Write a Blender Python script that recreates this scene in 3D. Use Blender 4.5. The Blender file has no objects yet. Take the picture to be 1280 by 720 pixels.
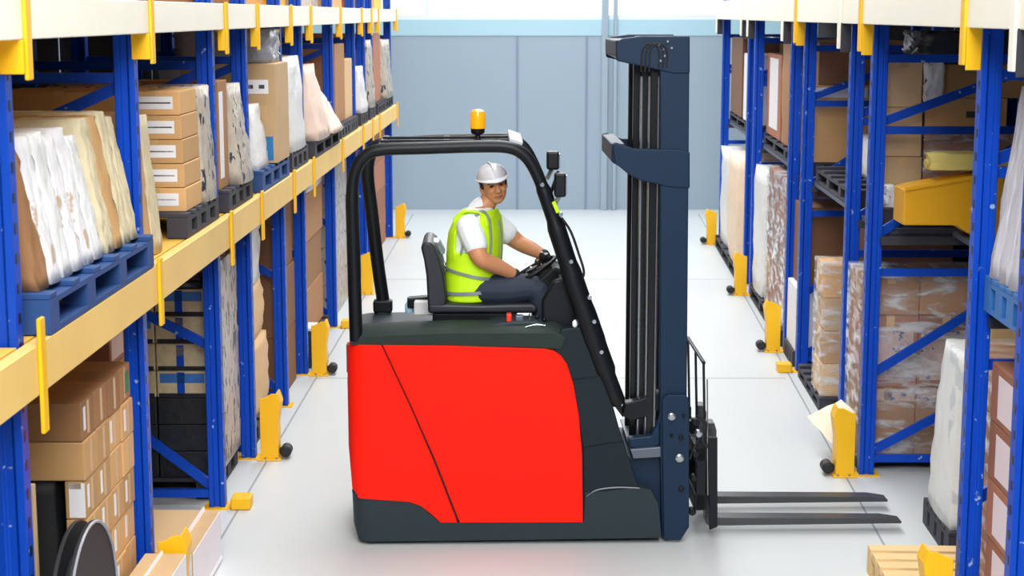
import bpy, bmesh, math, random
from mathutils import Vector, Matrix
random.seed(7)
R = math.radians
SC = bpy.context.scene
COL = SC.collection

# ------------------------------------------------------------------ camera, world, light, exposure
F, TH, H = 2100.0, R(9.25), 2.71
CT, ST = math.cos(TH), math.sin(TH)
cd = bpy.data.cameras.new('camera'); cam = bpy.data.objects.new('camera', cd); COL.objects.link(cam)
cam.location = (0, 0, H); cam.rotation_euler = (R(90) - TH, 0, 0)
cd.sensor_width = 36; cd.lens = F / 1280 * 36
cd.dof.use_dof = True; cd.dof.focus_distance = 8.9; cd.dof.aperture_fstop = 5.6
SC.camera = cam
w = bpy.data.worlds.new('world'); SC.world = w; w.use_nodes = True
bg = w.node_tree.nodes['Background']; bg.inputs[0].default_value = (.97, .99, 1, 1); bg.inputs[1].default_value = 1.25
SC.view_settings.view_transform = 'Standard'; SC.view_settings.look = 'None'
SC.view_settings.gamma = 1; SC.view_settings.use_curve_mapping = False
SC.view_settings.exposure = 0.0


def area(name, loc, rot, sx, sy, e, col=(1, 1, 1)):
    l = bpy.data.lights.new(name, 'AREA'); l.shape = 'RECTANGLE'; l.size = sx; l.size_y = sy; l.energy = e; l.color = col
    o = bpy.data.objects.new(name, l); COL.objects.link(o); o.location = loc; o.rotation_euler = rot
    return o


area('overhead_fill_near', (0.2, 4.2, 6.7), (R(14), 0, 0), 3.2, 6, 470, (1, .99, .97))  # near, mid and far: unseen area lamps added under the closed ceiling
area('overhead_fill_mid', (0.35, 11.5, 6.7), (0, 0, 0), 2.6, 6, 330)
area('overhead_fill_far', (0.6, 18.5, 6.7), (0, 0, 0), 3.0, 7, 400)
area('window_daylight', (0.6, 23.2, 4.2), (R(-55), 0, 0), 7, 2.2, 200, (.95, .98, 1))
area('front_fill', (0.2, -1.6, 5.6), (R(62), 0, 0), 3.6, 2.4, 520)  # unseen fill added behind the camera to light the forklift's side


def Wp(u, v, Y):
    """world X,Z of a picture point known to lie at depth Y"""
    q = (360 - v) / F; dz = Y * (q * CT - ST) / (CT + q * ST); d = Y * CT - dz * ST
    return ((u - 640) * d / F, H + dz)


def LX(Y): return -1.691 + .01139 * Y
def RX(Y): return 1.671 + .03983 * Y
LYAW, RYAW = -math.atan(.01139), -math.atan(.03983)

# ------------------------------------------------------------------ materials
MATS = {}


def mat(name, col, rough=.5, metal=0, noise=0, scale=8, spec=.5, coat=0, bump=0, speck=None, emit=None, stretch=None):
    if name in MATS: return MATS[name]
    m = bpy.data.materials.new(name); m.use_nodes = True; nt = m.node_tree; N = nt.nodes; L = nt.links
    b = N['Principled BSDF']
    def S(c): return tuple(((x / 255) / 12.92 if x / 255 <= .04045 else ((x / 255 + .055) / 1.055) ** 2.4) for x in c) + (1,)
    c = S(col)
    b.inputs['Base Color'].default_value = c
    b.inputs['Roughness'].default_value = rough; b.inputs['Metallic'].default_value = metal
    b.inputs['Specular IOR Level'].default_value = spec
    b.inputs['Coat Weight'].default_value = coat
    src = None
    if noise or bump or speck:
        tc = N.new('ShaderNodeTexCoord'); mp = N.new('ShaderNodeMapping')
        if stretch: mp.inputs['Scale'].default_value = stretch
        n = N.new('ShaderNodeTexNoise'); n.inputs['Scale'].default_value = scale; n.inputs['Detail'].default_value = 5
        L.new(tc.outputs['Object'], mp.inputs[0]); L.new(mp.outputs[0], n.inputs['Vector'])
        src = None
        if noise:
            mx = N.new('ShaderNodeMix'); mx.data_type = 'RGBA'
            mx.inputs[6].default_value = tuple(x * (1 - noise) for x in c[:3]) + (1,)
            mx.inputs[7].default_value = tuple(min(1, x * (1 + noise)) for x in c[:3]) + (1,)
            L.new(n.outputs['Fac'], mx.inputs[0]); src = mx.outputs[2]
        if speck:
            n2 = N.new('ShaderNodeTexNoise'); n2.inputs['Scale'].default_value = speck[1]; n2.inputs['Detail'].default_value = 6
            L.new(mp.outputs[0], n2.inputs['Vector'])
            rp = N.new('ShaderNodeMapRange'); rp.inputs[1].default_value = speck[2]; rp.inputs[2].default_value = speck[2] + .03
            L.new(n2.outputs['Fac'], rp.inputs[0])
            m2 = N.new('ShaderNodeMix'); m2.data_type = 'RGBA'
            L.new(rp.outputs[0], m2.inputs[0])
            if src: L.new(src, m2.inputs[6])
            else: m2.inputs[6].default_value = c
            m2.inputs[7].default_value = S(speck[0]); src = m2.outputs[2]
        if src: L.new(src, b.inputs['Base Color'])
        if bump:
            bp = N.new('ShaderNodeBump'); bp.inputs['Strength'].default_value = bump; bp.inputs['Distance'].default_value = .02
            L.new(n.outputs['Fac'], bp.inputs['Height']); L.new(bp.outputs[0], b.inputs['Normal'])
    if name.startswith('card_'):
        oi = N.new('ShaderNodeObjectInfo'); mr = N.new('ShaderNodeMapRange'); mr.inputs[3].default_value = .72; mr.inputs[4].default_value = 1.12
        hs = N.new('ShaderNodeHueSaturation'); L.new(oi.outputs['Random'], mr.inputs[0]); L.new(mr.outputs[0], hs.inputs['Value'])
        if src: L.new(src, hs.inputs['Color'])
        else: hs.inputs['Color'].default_value = c
        L.new(hs.outputs[0], b.inputs['Base Color'])
    if emit:
        b.inputs['Emission Color'].default_value = S(col); b.inputs['Emission Strength'].default_value = emit
    MATS[name] = m
    return m


BLUE = mat('rack_blue', (2, 70, 188), .42, spec=.3, noise=.12, scale=5, speck=((150, 175, 215), 22, .68))
YEL = mat('safety_yellow', (250, 190, 8), .45, noise=.08, scale=6)
BEAM = mat('beam_cream_overexposed', (255, 250, 232), .5, noise=.03)  # overexposed white of the upper beams put into their base colour
BEAMO = mat('beam_orange', (248, 206, 120), .5, noise=.12, scale=3)
DECK = mat('deck_yellow', (248, 190, 78), .6, noise=.12, scale=4)
RDECK = mat('deck_dark_board', (84, 92, 112), .6, noise=.2, scale=6)
CARD = [mat('card_brown', (176, 128, 84), .8, noise=.12, scale=6), mat('card_tan', (214, 168, 112), .8, noise=.1, scale=6),
        mat('card_pale', (226, 190, 142), .8, noise=.1, scale=7), mat('card_dark', (134, 94, 64), .8, noise=.14, scale=6),
        mat('card_red_brown', (170, 112, 84), .8, noise=.14, scale=7)]
TAPE = mat('tape', (206, 170, 118), .3)
PAPER = mat('label_white', (240, 240, 244), .6, noise=.04)
PRINT = mat('print_ink', (70, 66, 64), .7)
WRAPW = mat('wrap_white', (232, 232, 230), .35, noise=.1, scale=14, bump=.5)
WRAPG = mat('wrap_grey', (150, 152, 160), .3, noise=.3, scale=14, bump=.6)
SPECK = mat('wrap_speckled', (196, 186, 172), .3, noise=.25, scale=30, bump=.6, speck=((60, 62, 70), 26, .56), stretch=(1, 1, .4))
NETB = mat('black_wrap', (38, 42, 48), .35, noise=.3, scale=14, bump=.4)
PALB = mat('pallet_blue', (32, 72, 130), .6, noise=.2, scale=8)
PALD = mat('pallet_dark', (52, 52, 62), .7, noise=.2, scale=8)
PALW = mat('pallet_wood', (226, 194, 140), .75, noise=.15, scale=8, stretch=(1, 6, 6))
BLK = mat('rubber_black', (22, 24, 28), .6)
RED = mat('truck_red', (255, 32, 14), .55, coat=0, noise=.0, spec=.12)
CHAR = mat('truck_charcoal', (40, 52, 58), .5, spec=.25, noise=.06, scale=20)
CHAR2 = mat('truck_black', (11, 16, 22), .42, spec=.3)
FRONTM = mat('front_cover', (22, 34, 41), .5, spec=.25)
HOODM = mat('hood_green_black', (36, 48, 44), .5, spec=.25, noise=.1)
MASTM = mat('mast_blue_black', (20, 42, 66), .45, spec=.25, noise=.05)
MASTD = mat('mast_rail_black', (14, 16, 20), .3, metal=.3)
STEEL = mat('bright_steel', (170, 175, 182), .25, metal=.9)
FORKM = mat('fork_steel', (74, 76, 78), .38, metal=.5, noise=.15)
AMB = mat('amber_lens', (255, 168, 10), .2, coat=.5, emit=.25)
WHITEP = mat('white_plastic', (236, 238, 240), .4)
SKIN = mat('skin', (200, 138, 98), .5, noise=.05, scale=20)
SHIRT = mat('shirt_white', (232, 236, 240), .8, noise=.03, scale=20, bump=.15)
VEST = mat('vest_lime', (200, 248, 12), .65, noise=.12, scale=9, bump=.3, emit=.12)
VEST.node_tree.nodes['Principled BSDF'].inputs['Emission Strength'].default_value = 0
BAND = mat('band_grey', (140, 150, 150), .3, metal=.2)
TROU = mat('trouser_navy', (36, 46, 62), .75, noise=.15, scale=9, bump=.2)
HELM = mat('helmet_white', (214, 212, 218), .35)
HAIR = mat('hair_black', (24, 22, 24), .6)
GLOVE = mat('glove_black', (26, 26, 28), .7, speck=((220, 220, 220), 34, .6))
SEATM = mat('seat_vinyl', (30, 34, 42), .45)


def film(name, dens, col=(235, 238, 242)):
    m = bpy.data.materials.new(name); m.use_nodes = True; nt = m.node_tree; N = nt.nodes; L = nt.links
    b = N['Principled BSDF']; b.inputs['Base Color'].default_value = tuple((x / 255) ** 2.2 for x in col) + (1,)
    b.inputs['Roughness'].default_value = .15
    t = N.new('ShaderNodeBsdfTransparent'); mx = N.new('ShaderNodeMixShader')
    tc = N.new('ShaderNodeTexCoord'); mp = N.new('ShaderNodeMapping'); mp.inputs['Scale'].default_value = (1.6, 1.6, 5)
    n = N.new('ShaderNodeTexNoise'); n.inputs['Scale'].default_value = 3.5; n.inputs['Detail'].default_value = 7; n.inputs['Distortion'].default_value = .5
    r = N.new('ShaderNodeMapRange'); r.inputs[1].default_value = .46; r.inputs[2].default_value = .66; r.inputs[3].default_value = dens * .25; r.inputs[4].default_value = min(1, dens * 1.8)
    L.new(tc.outputs['Object'], mp.inputs[0]); L.new(mp.outputs[0], n.inputs['Vector']); L.new(n.outputs['Fac'], r.inputs[0])
    L.new(r.outputs[0], mx.inputs[0]); L.new(t.outputs[0], mx.inputs[1]); L.new(b.outputs[0], mx.inputs[2])
    bp = N.new('ShaderNodeBump'); bp.inputs['Strength'].default_value = .6; L.new(n.outputs['Fac'], bp.inputs['Height']); L.new(bp.outputs[0], b.inputs['Normal'])
    L.new(mx.outputs[0], N['Material Output'].inputs[0])
    return m


FILM = film('stretch_film', .38)
FILMH = film('stretch_film_dense', .75)


# ------------------------------------------------------------------ mesh builder
class MB:
    def __init__(s, o=(0, 0, 0)):
        s.bm = bmesh.new(); s.o = Vector(o)

    def box(s, lo, hi, rot=None, piv=None):
        lo = Vector(lo) - s.o; hi = Vector(hi) - s.o
        vs = [s.bm.verts.new((x, y, z)) for x in (lo.x, hi.x) for y in (lo.y, hi.y) for z in (lo.z, hi.z)]
        if rot is not None:
            c = (Vector(piv) - s.o) if piv is not None else (lo + hi) / 2
            for v in vs: v.co = rot @ (v.co - c) + c
        for f in ((0, 1, 3, 2), (4, 6, 7, 5), (0, 4, 5, 1), (2, 3, 7, 6), (0, 2, 6, 4), (1, 5, 7, 3)):
            s.bm.faces.new([vs[i] for i in f])
        return s

    def bar(s, a, b, wx, wy, up=(0, 0, 1)):
        a = Vector(a) - s.o; b = Vector(b) - s.o; d = (b - a).normalized(); u = Vector(up)
        if abs(d.dot(u)) > .95: u = Vector((0, 1, 0))
        p = d.cross(u).normalized(); q = p.cross(d).normalized()
        vs = [s.bm.verts.new(e + p * i * wx / 2 + q * j * wy / 2) for e in (a, b) for i, j in ((-1, -1), (1, -1), (1, 1), (-1, 1))]
        for f in ((0, 1, 2, 3), (7, 6, 5, 4), (0, 4, 5, 1), (1, 5, 6, 2), (2, 6, 7, 3), (3, 7, 4, 0)):
            s.bm.faces.new([vs[i] for i in f])
        return s

    def prism(s, pts, y0, y1, inset=0, steps=0):
        """profile in XZ pushed along Y, optionally rounded at both ends"""
        st = [(y0, 0), (y1, 0)]
        n = len(pts); o = s.o
        ra = []
        for y, k in st:
            ra.append([s.bm.verts.new((x - o.x, y - o.y, z - o.z)) for x, z in pts])
        for a, b in zip(ra, ra[1:]):
            for i in range(n):
                s.bm.faces.new((a[i], a[(i + 1) % n], b[(i + 1) % n], b[i]))
        s.bm.faces.new(ra[0][::-1]); s.bm.faces.new(ra[-1])
        return s

    def prismz(s, pts, z0, z1):
        n = len(pts); o = s.o
        a = [s.bm.verts.new((x - o.x, y - o.y, z0 - o.z)) for x, y in pts]
        b = [s.bm.verts.new((x - o.x, y - o.y, z1 - o.z)) for x, y in pts]
        for i in range(n): s.bm.faces.new((a[i], a[(i + 1) % n], b[(i + 1) % n], b[i]))
        s.bm.faces.new(a[::-1]); s.bm.faces.new(b)
        return s

    def tube(s, pts, r, seg=10, rs=None, closed=False, flat=1.0):
        P = [Vector(p) - s.o for p in pts]; n = len(P); rings = []
        prev = None
        for i, p in enumerate(P):
            if closed: d = (P[(i + 1) % n] - P[i - 1]).normalized()
            else: d = (P[min(i + 1, n - 1)] - P[max(i - 1, 0)]).normalized()
            u = prev if prev is not None else (Vector((0, 1, 0)) if abs(d.y) < .9 else Vector((1, 0, 0)))
            a = (u - d * u.dot(d)).normalized(); b = d.cross(a); prev = a
            rr = rs[i] if rs else r
            rings.append([s.bm.verts.new(p + a * math.cos(t) * rr + b * math.sin(t) * rr * flat) for t in [2 * math.pi * k / seg for k in range(seg)]])
        for i in range(n if closed else n - 1):
            A, B = rings[i], rings[(i + 1) % n]
            for k in range(seg): s.bm.faces.new((A[k], A[(k + 1) % seg], B[(k + 1) % seg], B[k]))
        if not closed: s.bm.faces.new(rings[0][::-1]); s.bm.faces.new(rings[-1])
        return s

    def ball(s, c, r, seg=14, rot=None):
        r = Vector(r) if hasattr(r, '__len__') else Vector((r, r, r))
        M = Matrix.Translation(Vector(c) - s.o) @ (rot.to_4x4() if rot is not None else Matrix()) @ Matrix.Diagonal((*r, 1))
        bmesh.ops.create_uvsphere(s.bm, u_segments=seg, v_segments=max(6, seg * 2 // 3), radius=1, matrix=M)
        return s

    def lathe(s, c, prof, axis='Z', seg=24):
        c = Vector(c) - s.o; rings = []
        for r, h in prof:
            rg = []
            for k in range(seg):
                t = 2 * math.pi * k / seg; a, b = r * math.cos(t), r * math.sin(t)
                v = {'Z': (a, b, h), 'Y': (a, h, b), 'X': (h, a, b)}[axis]
                rg.append(s.bm.verts.new(c + Vector(v)))
            rings.append(rg)
        for A, B in zip(rings, rings[1:]):
            for k in range(seg): s.bm.faces.new((A[k], A[(k + 1) % seg], B[(k + 1) % seg], B[k]))
        s.bm.faces.new(rings[0][::-1]); s.bm.faces.new(rings[-1])
        return s

    def loft(s, rings, cap=True):
        o = s.o; rr = [[s.bm.verts.new(Vector(p) - o) for p in rg] for rg in rings]; n = len(rr[0])
        for A, B in zip(rr, rr[1:]):
            for k in range(n): s.bm.faces.new((A[k], A[(k + 1) % n], B[(k + 1) % n], B[k]))
        if cap: s.bm.faces.new(rr[0][::-1]); s.bm.faces.new(rr[-1])
        return s

    def jitter(s, a):
        for v in s.bm.verts: v.co += Vector((random.uniform(-a, a), random.uniform(-a, a), random.uniform(-a, a)))
        return s

    def build(s, name, m, parent=None, bevel=0, smooth=False, label=None, segs=2):
        bmesh.ops.recalc_face_normals(s.bm, faces=s.bm.faces)
        me = bpy.data.meshes.new(name); s.bm.to_mesh(me); s.bm.free()
        me.materials.append(m)
        o = bpy.data.objects.new(name, me); COL.objects.link(o)
        if parent is not None: o.parent = parent
        else: o.location = s.o
        if smooth or bevel:
            for p in me.polygons: p.use_smooth = True
        if bevel:
            md = o.modifiers.new('bevel', 'BEVEL'); md.width = bevel; md.segments = segs; md.limit_method = 'ANGLE'; md.angle_limit = R(35)
            md.harden_normals = True
        elif smooth:
            try: me.set_sharp_from_angle(angle=R(42))
            except Exception: pass
        if label: o['label'] = label
        return o


def thing(name, label, cat, loc, rz=0, group=None):
    o = bpy.data.objects.new(name, None); COL.objects.link(o); o.location = loc; o.rotation_euler = (0, 0, rz)
    o.empty_display_size = .1
    return tag(o, label, cat, group)


def tag(o, label, cat, group=None, kind=None):
    if label: o['label'] = label
    if cat: o['category'] = cat
    if group: o['group'] = group
    if kind: o['kind'] = kind
    return o


def struct(o): o['kind'] = 'structure'; return o


# ------------------------------------------------------------------ the setting
FLOOR = mat('floor_concrete', (203, 209, 210), .42, noise=.025, scale=1.2, spec=.4)
WALLM = mat('wall_panel', (160, 179, 194), .6, noise=.02, scale=2)
WALLS = mat('wall_seam', (134, 150, 170), .6)
BANDM = mat('wall_band', (176, 214, 228), .5)
SIDEM = mat('side_wall', (120, 126, 136), .8)
struct(MB().box((-5, -4, -.2), (6.2, 24.0, 0)).build('floor', FLOOR))
YB = 23.5
b = MB()
b.box((-5, YB, 0), (6.2, YB + .2, 2.42))
struct(b.build('wall_back', WALLM))
struct(MB().box((-5, YB - .01, 2.42), (6.2, YB + .19, 2.64)).build('trim_1', BANDM))
b = MB()
for x in (-3.9, -1.95, 0.06, 1.02, 1.98, 3.9): b.box((x, YB - .012, 0), (x + .03, YB, 2.42))
struct(b.build('trim_2', WALLS))
for i, (u, wd) in enumerate(((755, .09), (768, .05))):
    x = Wp(u, 150, YB)[0]
    b = MB().box((x - wd / 2, YB - .09, 0), (x + wd / 2, YB - .01, 4.6))
    struct(b.build('trim_%d' % (3 + i), WALLM, bevel=.01))
# window band over the wall
wf = MB()
wf.box((-5, YB, 2.64), (6.2, YB + .12, 2.70)); wf.box((-5, YB, 4.5), (6.2, YB + .12, 4.6))
for x in (-5, -3.1, -1.2, 2.9, 4.6, 6.1): wf.box((x, YB, 2.7), (x + .06, YB + .12, 4.5))
WFM = mat('window_frame', (232, 240, 244), .5)
wo = struct(wf.build('window_1', WFM))
gm = bpy.data.materials.new('glass'); gm.use_nodes = True
_n = gm.node_tree.nodes; _t = _n.new('ShaderNodeBsdfTransparent'); _g = _n.new('ShaderNodeBsdfGlossy'); _m = _n.new('ShaderNodeMixShader'); _m.inputs[0].default_value = .06
_g.inputs['Roughness'].default_value = .05
gm.node_tree.links.new(_t.outputs[0], _m.inputs[1]); gm.node_tree.links.new(_g.outputs[0], _m.inputs[2]); gm.node_tree.links.new(_m.outputs[0], _n['Material Output'].inputs[0])
MB().box((-5, YB + .05, 2.7), (6.2, YB + .06, 4.5)).build('window_pane', gm, wo)
struct(MB().box((-5, YB, 4.6), (6.2, YB + .2, 7)).build('wall_back_upper', WALLM)).name = 'trim_5'
struct(MB().box((-5.2, -4, 0), (-5, 24, 7)).build('wall_left', SIDEM))
struct(MB().box((6.2, -4, 0), (6.4, 24, 7)).build('wall_right', SIDEM))
struct(MB().box((-5.2, -4.2, 0), (6.4, -4, 7)).build('wall_front', WALLM))
struct(MB().box((-5.2, -4.2, 7), (6.4, 24, 7.2)).build('ceiling', mat('ceiling_white', (225, 228, 230), .8)))
# floor joints
JM = mat('floor_joint', (150, 156, 162), .8)


def joint(a, b2, n, wd=.012):
    q = MB().bar((a[0], a[1], .0008), (b2[0], b2[1], .0008), wd, .0012)
    struct(q.build('trim_%d' % n, JM))


joint((LX(3) + .07, 3), (LX(23) + .07, 23), 6)
joint((RX(3) - .10, 3), (RX(23) - .02, 23), 7)
joint((LX(12.4) + .07, 12.4), (RX(12.4) - .1, 12.4), 8, .01)
joint((LX(17.2) + .07, 17.2), (RX(17.2) - .1, 17.2), 9, .01)


# ------------------------------------------------------------------ pallet racking
def side(sgn, Y, t, z=0):
    """point at depth Y, t metres behind the aisle face of the rack on side sgn (-1 left, +1 right)"""
    return Vector(((LX(Y) - t) if sgn < 0 else (RX(Y) + t), Y, z))


def post_profile(cx, cy, wd, dp, sgn):
    # open C section, groove on the face that looks down the aisle and lip toward the aisle
    h, k = wd / 2, dp / 2
    pts = [(-h, -k), (-h * .45, -k), (-h * .28, -k + .012), (h * .28, -k + .012), (h * .45, -k), (h, -k), (h, k), (-h, k)]
    return [(cx + x, cy + y) for x, y in pts]


def rack(sgn, ys, name, label, beams, ztop=3.35, depth=1.05):
    O = side(sgn, ys[0], .5)
    root = thing('pallet_rack', label, 'pallet rack', O)
    for i, Y in enumerate(ys):
        wd = .088 if Y > 6 else .10
        for rear in (0, 1):
            p = side(sgn, Y, .05 + rear * (depth - .1))
            po = MB(O).prismz(post_profile(p.x, p.y, wd, .075, sgn), .006, ztop).build('upright_post', BLUE, root, bevel=.003, segs=1)
            MB(O).box((p.x - .075, p.y - .06, 0), (p.x + .075, p.y + .07, .008)).build('base_plate', YEL if not rear else BLUE, po)
            # row of slots along the face toward the aisle
            sl = MB(O)
            xs = p.x - sgn * (wd / 2)
            z = .2
            while z < 2.6:
                sl.box((xs - .0015, p.y - .012, z), (xs + .0015, p.y + .012, z + .035)); z += .1
            if not rear and Y < 14: sl.build('slot', MASTD, po)['kind'] = 'stuff'
        # bracing between front and rear post
        a = side(sgn, Y, .09).x; c = side(sgn, Y, depth - .09).x
        lv = (.10, 1.22, 2.05, 2.46) if sgn > 0 else (.08, 1.40, 2.44)
        for z in lv:
            MB(O).bar((a, Y, z), (c, Y, z), .03, .045).build('brace', BLUE, root)
        dg = ((.14, .62), (1.45, 2.02), (.62, 1.18), (2.1, 2.42)) if sgn > 0 else ((.12, .80), (.92, 1.36), (2.40, 2.02))
        for z0, z1 in dg:
            MB(O).bar((a, Y + .02, z0), (c, Y + .02, z1), .025, .05).build('brace', BLUE, root)
    for (z0, z1, m, fr) in beams:
        Ya, Yb = (3.4, ys[-1] + .05)
        edges = [Ya] + list(ys) if fr else None
        # front beam per bay so every bay carries its own
        st = [Ya] + list(ys)
        for A, B in zip(st, st[1:]):
            p, q = side(sgn, A, -.035, (z0 + z1) / 2), side(sgn, B, -.035, (z0 + z1) / 2)
            if fr:
                bo = MB(O).bar(p, q, .05, z1 - z0).build('beam', m, root, bevel=.004, segs=1)
            p2, q2 = side(sgn, A, depth + .03, (z0 + z1) / 2), side(sgn, B, depth + .03, (z0 + z1) / 2)
            MB(O).bar(p2, q2, .05, z1 - z0).build('beam', m, root)
    return root, O


LYS = [5.47, 7.27, 9.05, 10.1, 11.5, 12.55, 14.5, 16.3, 17.3, 18.1, 20.5]
RYS = [6.28, 7.1, 9.72, 10.5, 12.66, 13.45, 16.24, 16.88, 19.9]
lr, LO = rack(-1, LYS, 'l', 'blue pallet racking on the left with orange middle beam and overexposed cream upper beam', [(1.46, 1.63, BEAMO, True), (2.63, 2.767, BEAM, True)])
rr, RO = rack(1, RYS, 'r', 'blue pallet racking on the right with diagonal braces and one overexposed cream top beam', [(2.655, 2.86, BEAM, True)])
# yellow beam connectors hooked on the left and right
for Y in LYS:
    for z0, z1 in ((1.36, 1.66), (2.50, 2.775)):
        if Y < 6 and z0 < 2: z0, z1 = 1.33, 1.72
        p = side(-1, Y, -.072)
        MB(LO).box((p.x - .012, Y - .028, z0), (p.x + .004, Y + .028, z1)).build('beam_connector', YEL, lr, bevel=.004, segs=1)
        if z0 > 2: MB(LO).box((p.x - (.085 if Y < 8 else .045), Y - .050, z0 + .02), (p.x - .004, Y - .040, z0 + .13)).build('beam_connector', YEL, lr, bevel=.003, segs=1)
for Y in RYS:
    p = side(1, Y, -.072)
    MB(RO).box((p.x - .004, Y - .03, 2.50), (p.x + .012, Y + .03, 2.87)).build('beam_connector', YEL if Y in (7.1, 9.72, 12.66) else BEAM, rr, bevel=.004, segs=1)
    MB(RO).box((p.x + .006, Y - .052, 2.48), (p.x + .07, Y - .040, 2.66)).build('beam_connector', YEL if Y in (7.1, 9.72, 12.66) else PALD, rr, bevel=.003, segs=1)
# decking panels of each bay
st = [3.4] + LYS
for A, B in zip(st, st[1:]):
    for z, m in ((1.60, DECK), (2.735, DECK)):
        pts = [side(-1, A + .05, .0), side(-1, B - .05, .0), side(-1, B - .05, 1.06), side(-1, A + .05, 1.06)]
        MB(LO).prismz([(p.x, p.y) for p in pts], z, z + .028).build('shelf_deck', m, lr)
st = [3.6] + RYS
for A, B in zip(st, st[1:]):
    for z, m in ((1.44, RDECK), (2.80, RDECK)):
        ti = (.5 if A == 7.1 else .10) if z < 2 else 0
        pts = [side(1, A + .05, ti), side(1, B - .05, ti), side(1, B - .05, 1.06), side(1, A + .05, 1.06)]
        MB(RO).prismz([(p.x, p.y) for p in pts][::-1], z, z + .03).build('shelf_deck', m, rr)
    for YY in (A + .07, B - .07):
        MB(RO).bar(side(1, YY, .08, 1.415), side(1, YY, 1.04, 1.415), .04, .045).build('support_bar', PALD, rr)

BACKM = mat('rear_shade_dark', (28, 36, 52), .8, noise=.2)  # dark sheets added behind the goods to stand in for rack shade
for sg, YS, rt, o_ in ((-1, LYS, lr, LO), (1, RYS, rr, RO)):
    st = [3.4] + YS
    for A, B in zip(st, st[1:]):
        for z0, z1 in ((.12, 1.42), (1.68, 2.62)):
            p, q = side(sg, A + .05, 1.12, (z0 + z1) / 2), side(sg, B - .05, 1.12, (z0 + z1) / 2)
            MB(o_).bar(p, q, .02, z1 - z0).build('rear_shade_panel', BACKM, rt, label='added dark sheet for the shade inside the rack')
ORD = ['nearest', 'second', 'third', 'fourth', 'fifth', 'sixth', 'seventh', 'eighth', 'ninth', 'tenth']


def guard(sgn, Y, label, h=.42, wd=.10, low=False, bump=True):
    """column protector at the foot of a post, on its aisle side"""
    base = side(sgn, Y, -.03)
    g = thing('column_guard', label, 'post guard', base, 0, 'yellow guards at the feet of the rack posts')
    s = -sgn  # toward the aisle
    if low:
        MB().box((min(0, s * .11), -.07, 0), (max(0, s * .11), .05, .07)).build('shield', YEL, g, bevel=.01)
        return g
    x0, x1 = (0, s * .105)
    prof = [(x0, .01), (x1, .01), (x1, h * .55), (x1 + s * .02, h * .86), (x1 + s * .0, h), (x1 - s * .03, h * 1.0), (x0 + s * .02, h * .93), (x0, h * .93)]
    MB().prism([(x, z) for x, z in prof], -.068, -.060).build('shield', YEL, g, bevel=.003)
    prof2 = [(x1 - .004, .01), (x1 + .004, .01), (x1 + .004 + s * .0, h * .55), (x1 + s * .02 + .004, h * .86), (x1 + .004, h), (x1 - .004, h), (x1 + s * .02 - .004, h * .86), (x1 - .004, h * .55)]
    MB().prism(prof2, -.062, .06).build('shield', YEL, g)
    MB().box((min(x0, x1) - .02, -.085, 0), (max(x0, x1) + .02, .075, .012)).build('foot_plate', YEL, g, bevel=.003)
    for dx in (.03, .10):
        MB().lathe((s * dx, -.078, .012), [(.008, 0), (.008, .01)], 'Z', 8).build('bolt', STEEL, g)
    if bump:
        MB().lathe((x1 + s * .045, .0, .05), [(.025, -.05), (.036, -.04), (.036, .04), (.025, .05)], 'Y', 16).build('bumper', BLK, g, label='black rubber roller')
        MB().box((x1 - .002 if s > 0 else x1 - .03, -.02, .035), (x1 + .03 if s > 0 else x1 + .002, .02, .065)).build('bracket', BLK, g)
    return g


guard(-1, 7.27, 'yellow post guard at the foot of the second post from the left edge', .42)
guard(-1, 9.05, 'low yellow foot block at the third left post in front of the black wrapped stack', low=True)
guard(-1, 10.1, 'large yellow post guard with black roller just beyond the black netted stack', .42)
guard(-1, 12.55, 'yellow post guard left of the forklift at the sixth left post, beside scattered cartons', .42)
guard(-1, 14.5, 'low yellow foot block at the left post just behind the forklift rear pillar', low=True)
guard(-1, 16.3, 'yellow post guard seen between the two rear pillars of the forklift cab', .42, bump=False)
guard(-1, 20.5, 'farthest yellow post guard on the left, at the end of the rack', .42)
guard(1, 7.1, 'yellow post guard at the lower right corner beside the wooden pallet', .40)
guard(1, 9.72, 'large yellow post guard on the right above the fork tips, with crumpled paper', .42)
guard(1, 12.66, 'low yellow foot block on the right, just beyond the guard with crumpled paper', low=True)
guard(1, 13.45, 'yellow post guard on the right at the third pair of posts', .42)
guard(1, 16.24, 'yellow post guard on the right beside the translucent wrapped brown stack', .42)
guard(1, 19.9, 'farthest yellow post guard on the right, near the back wall', .42)


# ------------------------------------------------------------------ goods
def obox(sgn, Y0, Y1, t0, t1, z0, z1):
    """origin, size of a box at rack side: bottom centre, X width, Y depth, height"""
    c = side(sgn, (Y0 + Y1) / 2, (t0 + t1) / 2, z0)
    return c, abs(t1 - t0), abs(Y1 - Y0), z1 - z0


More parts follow.
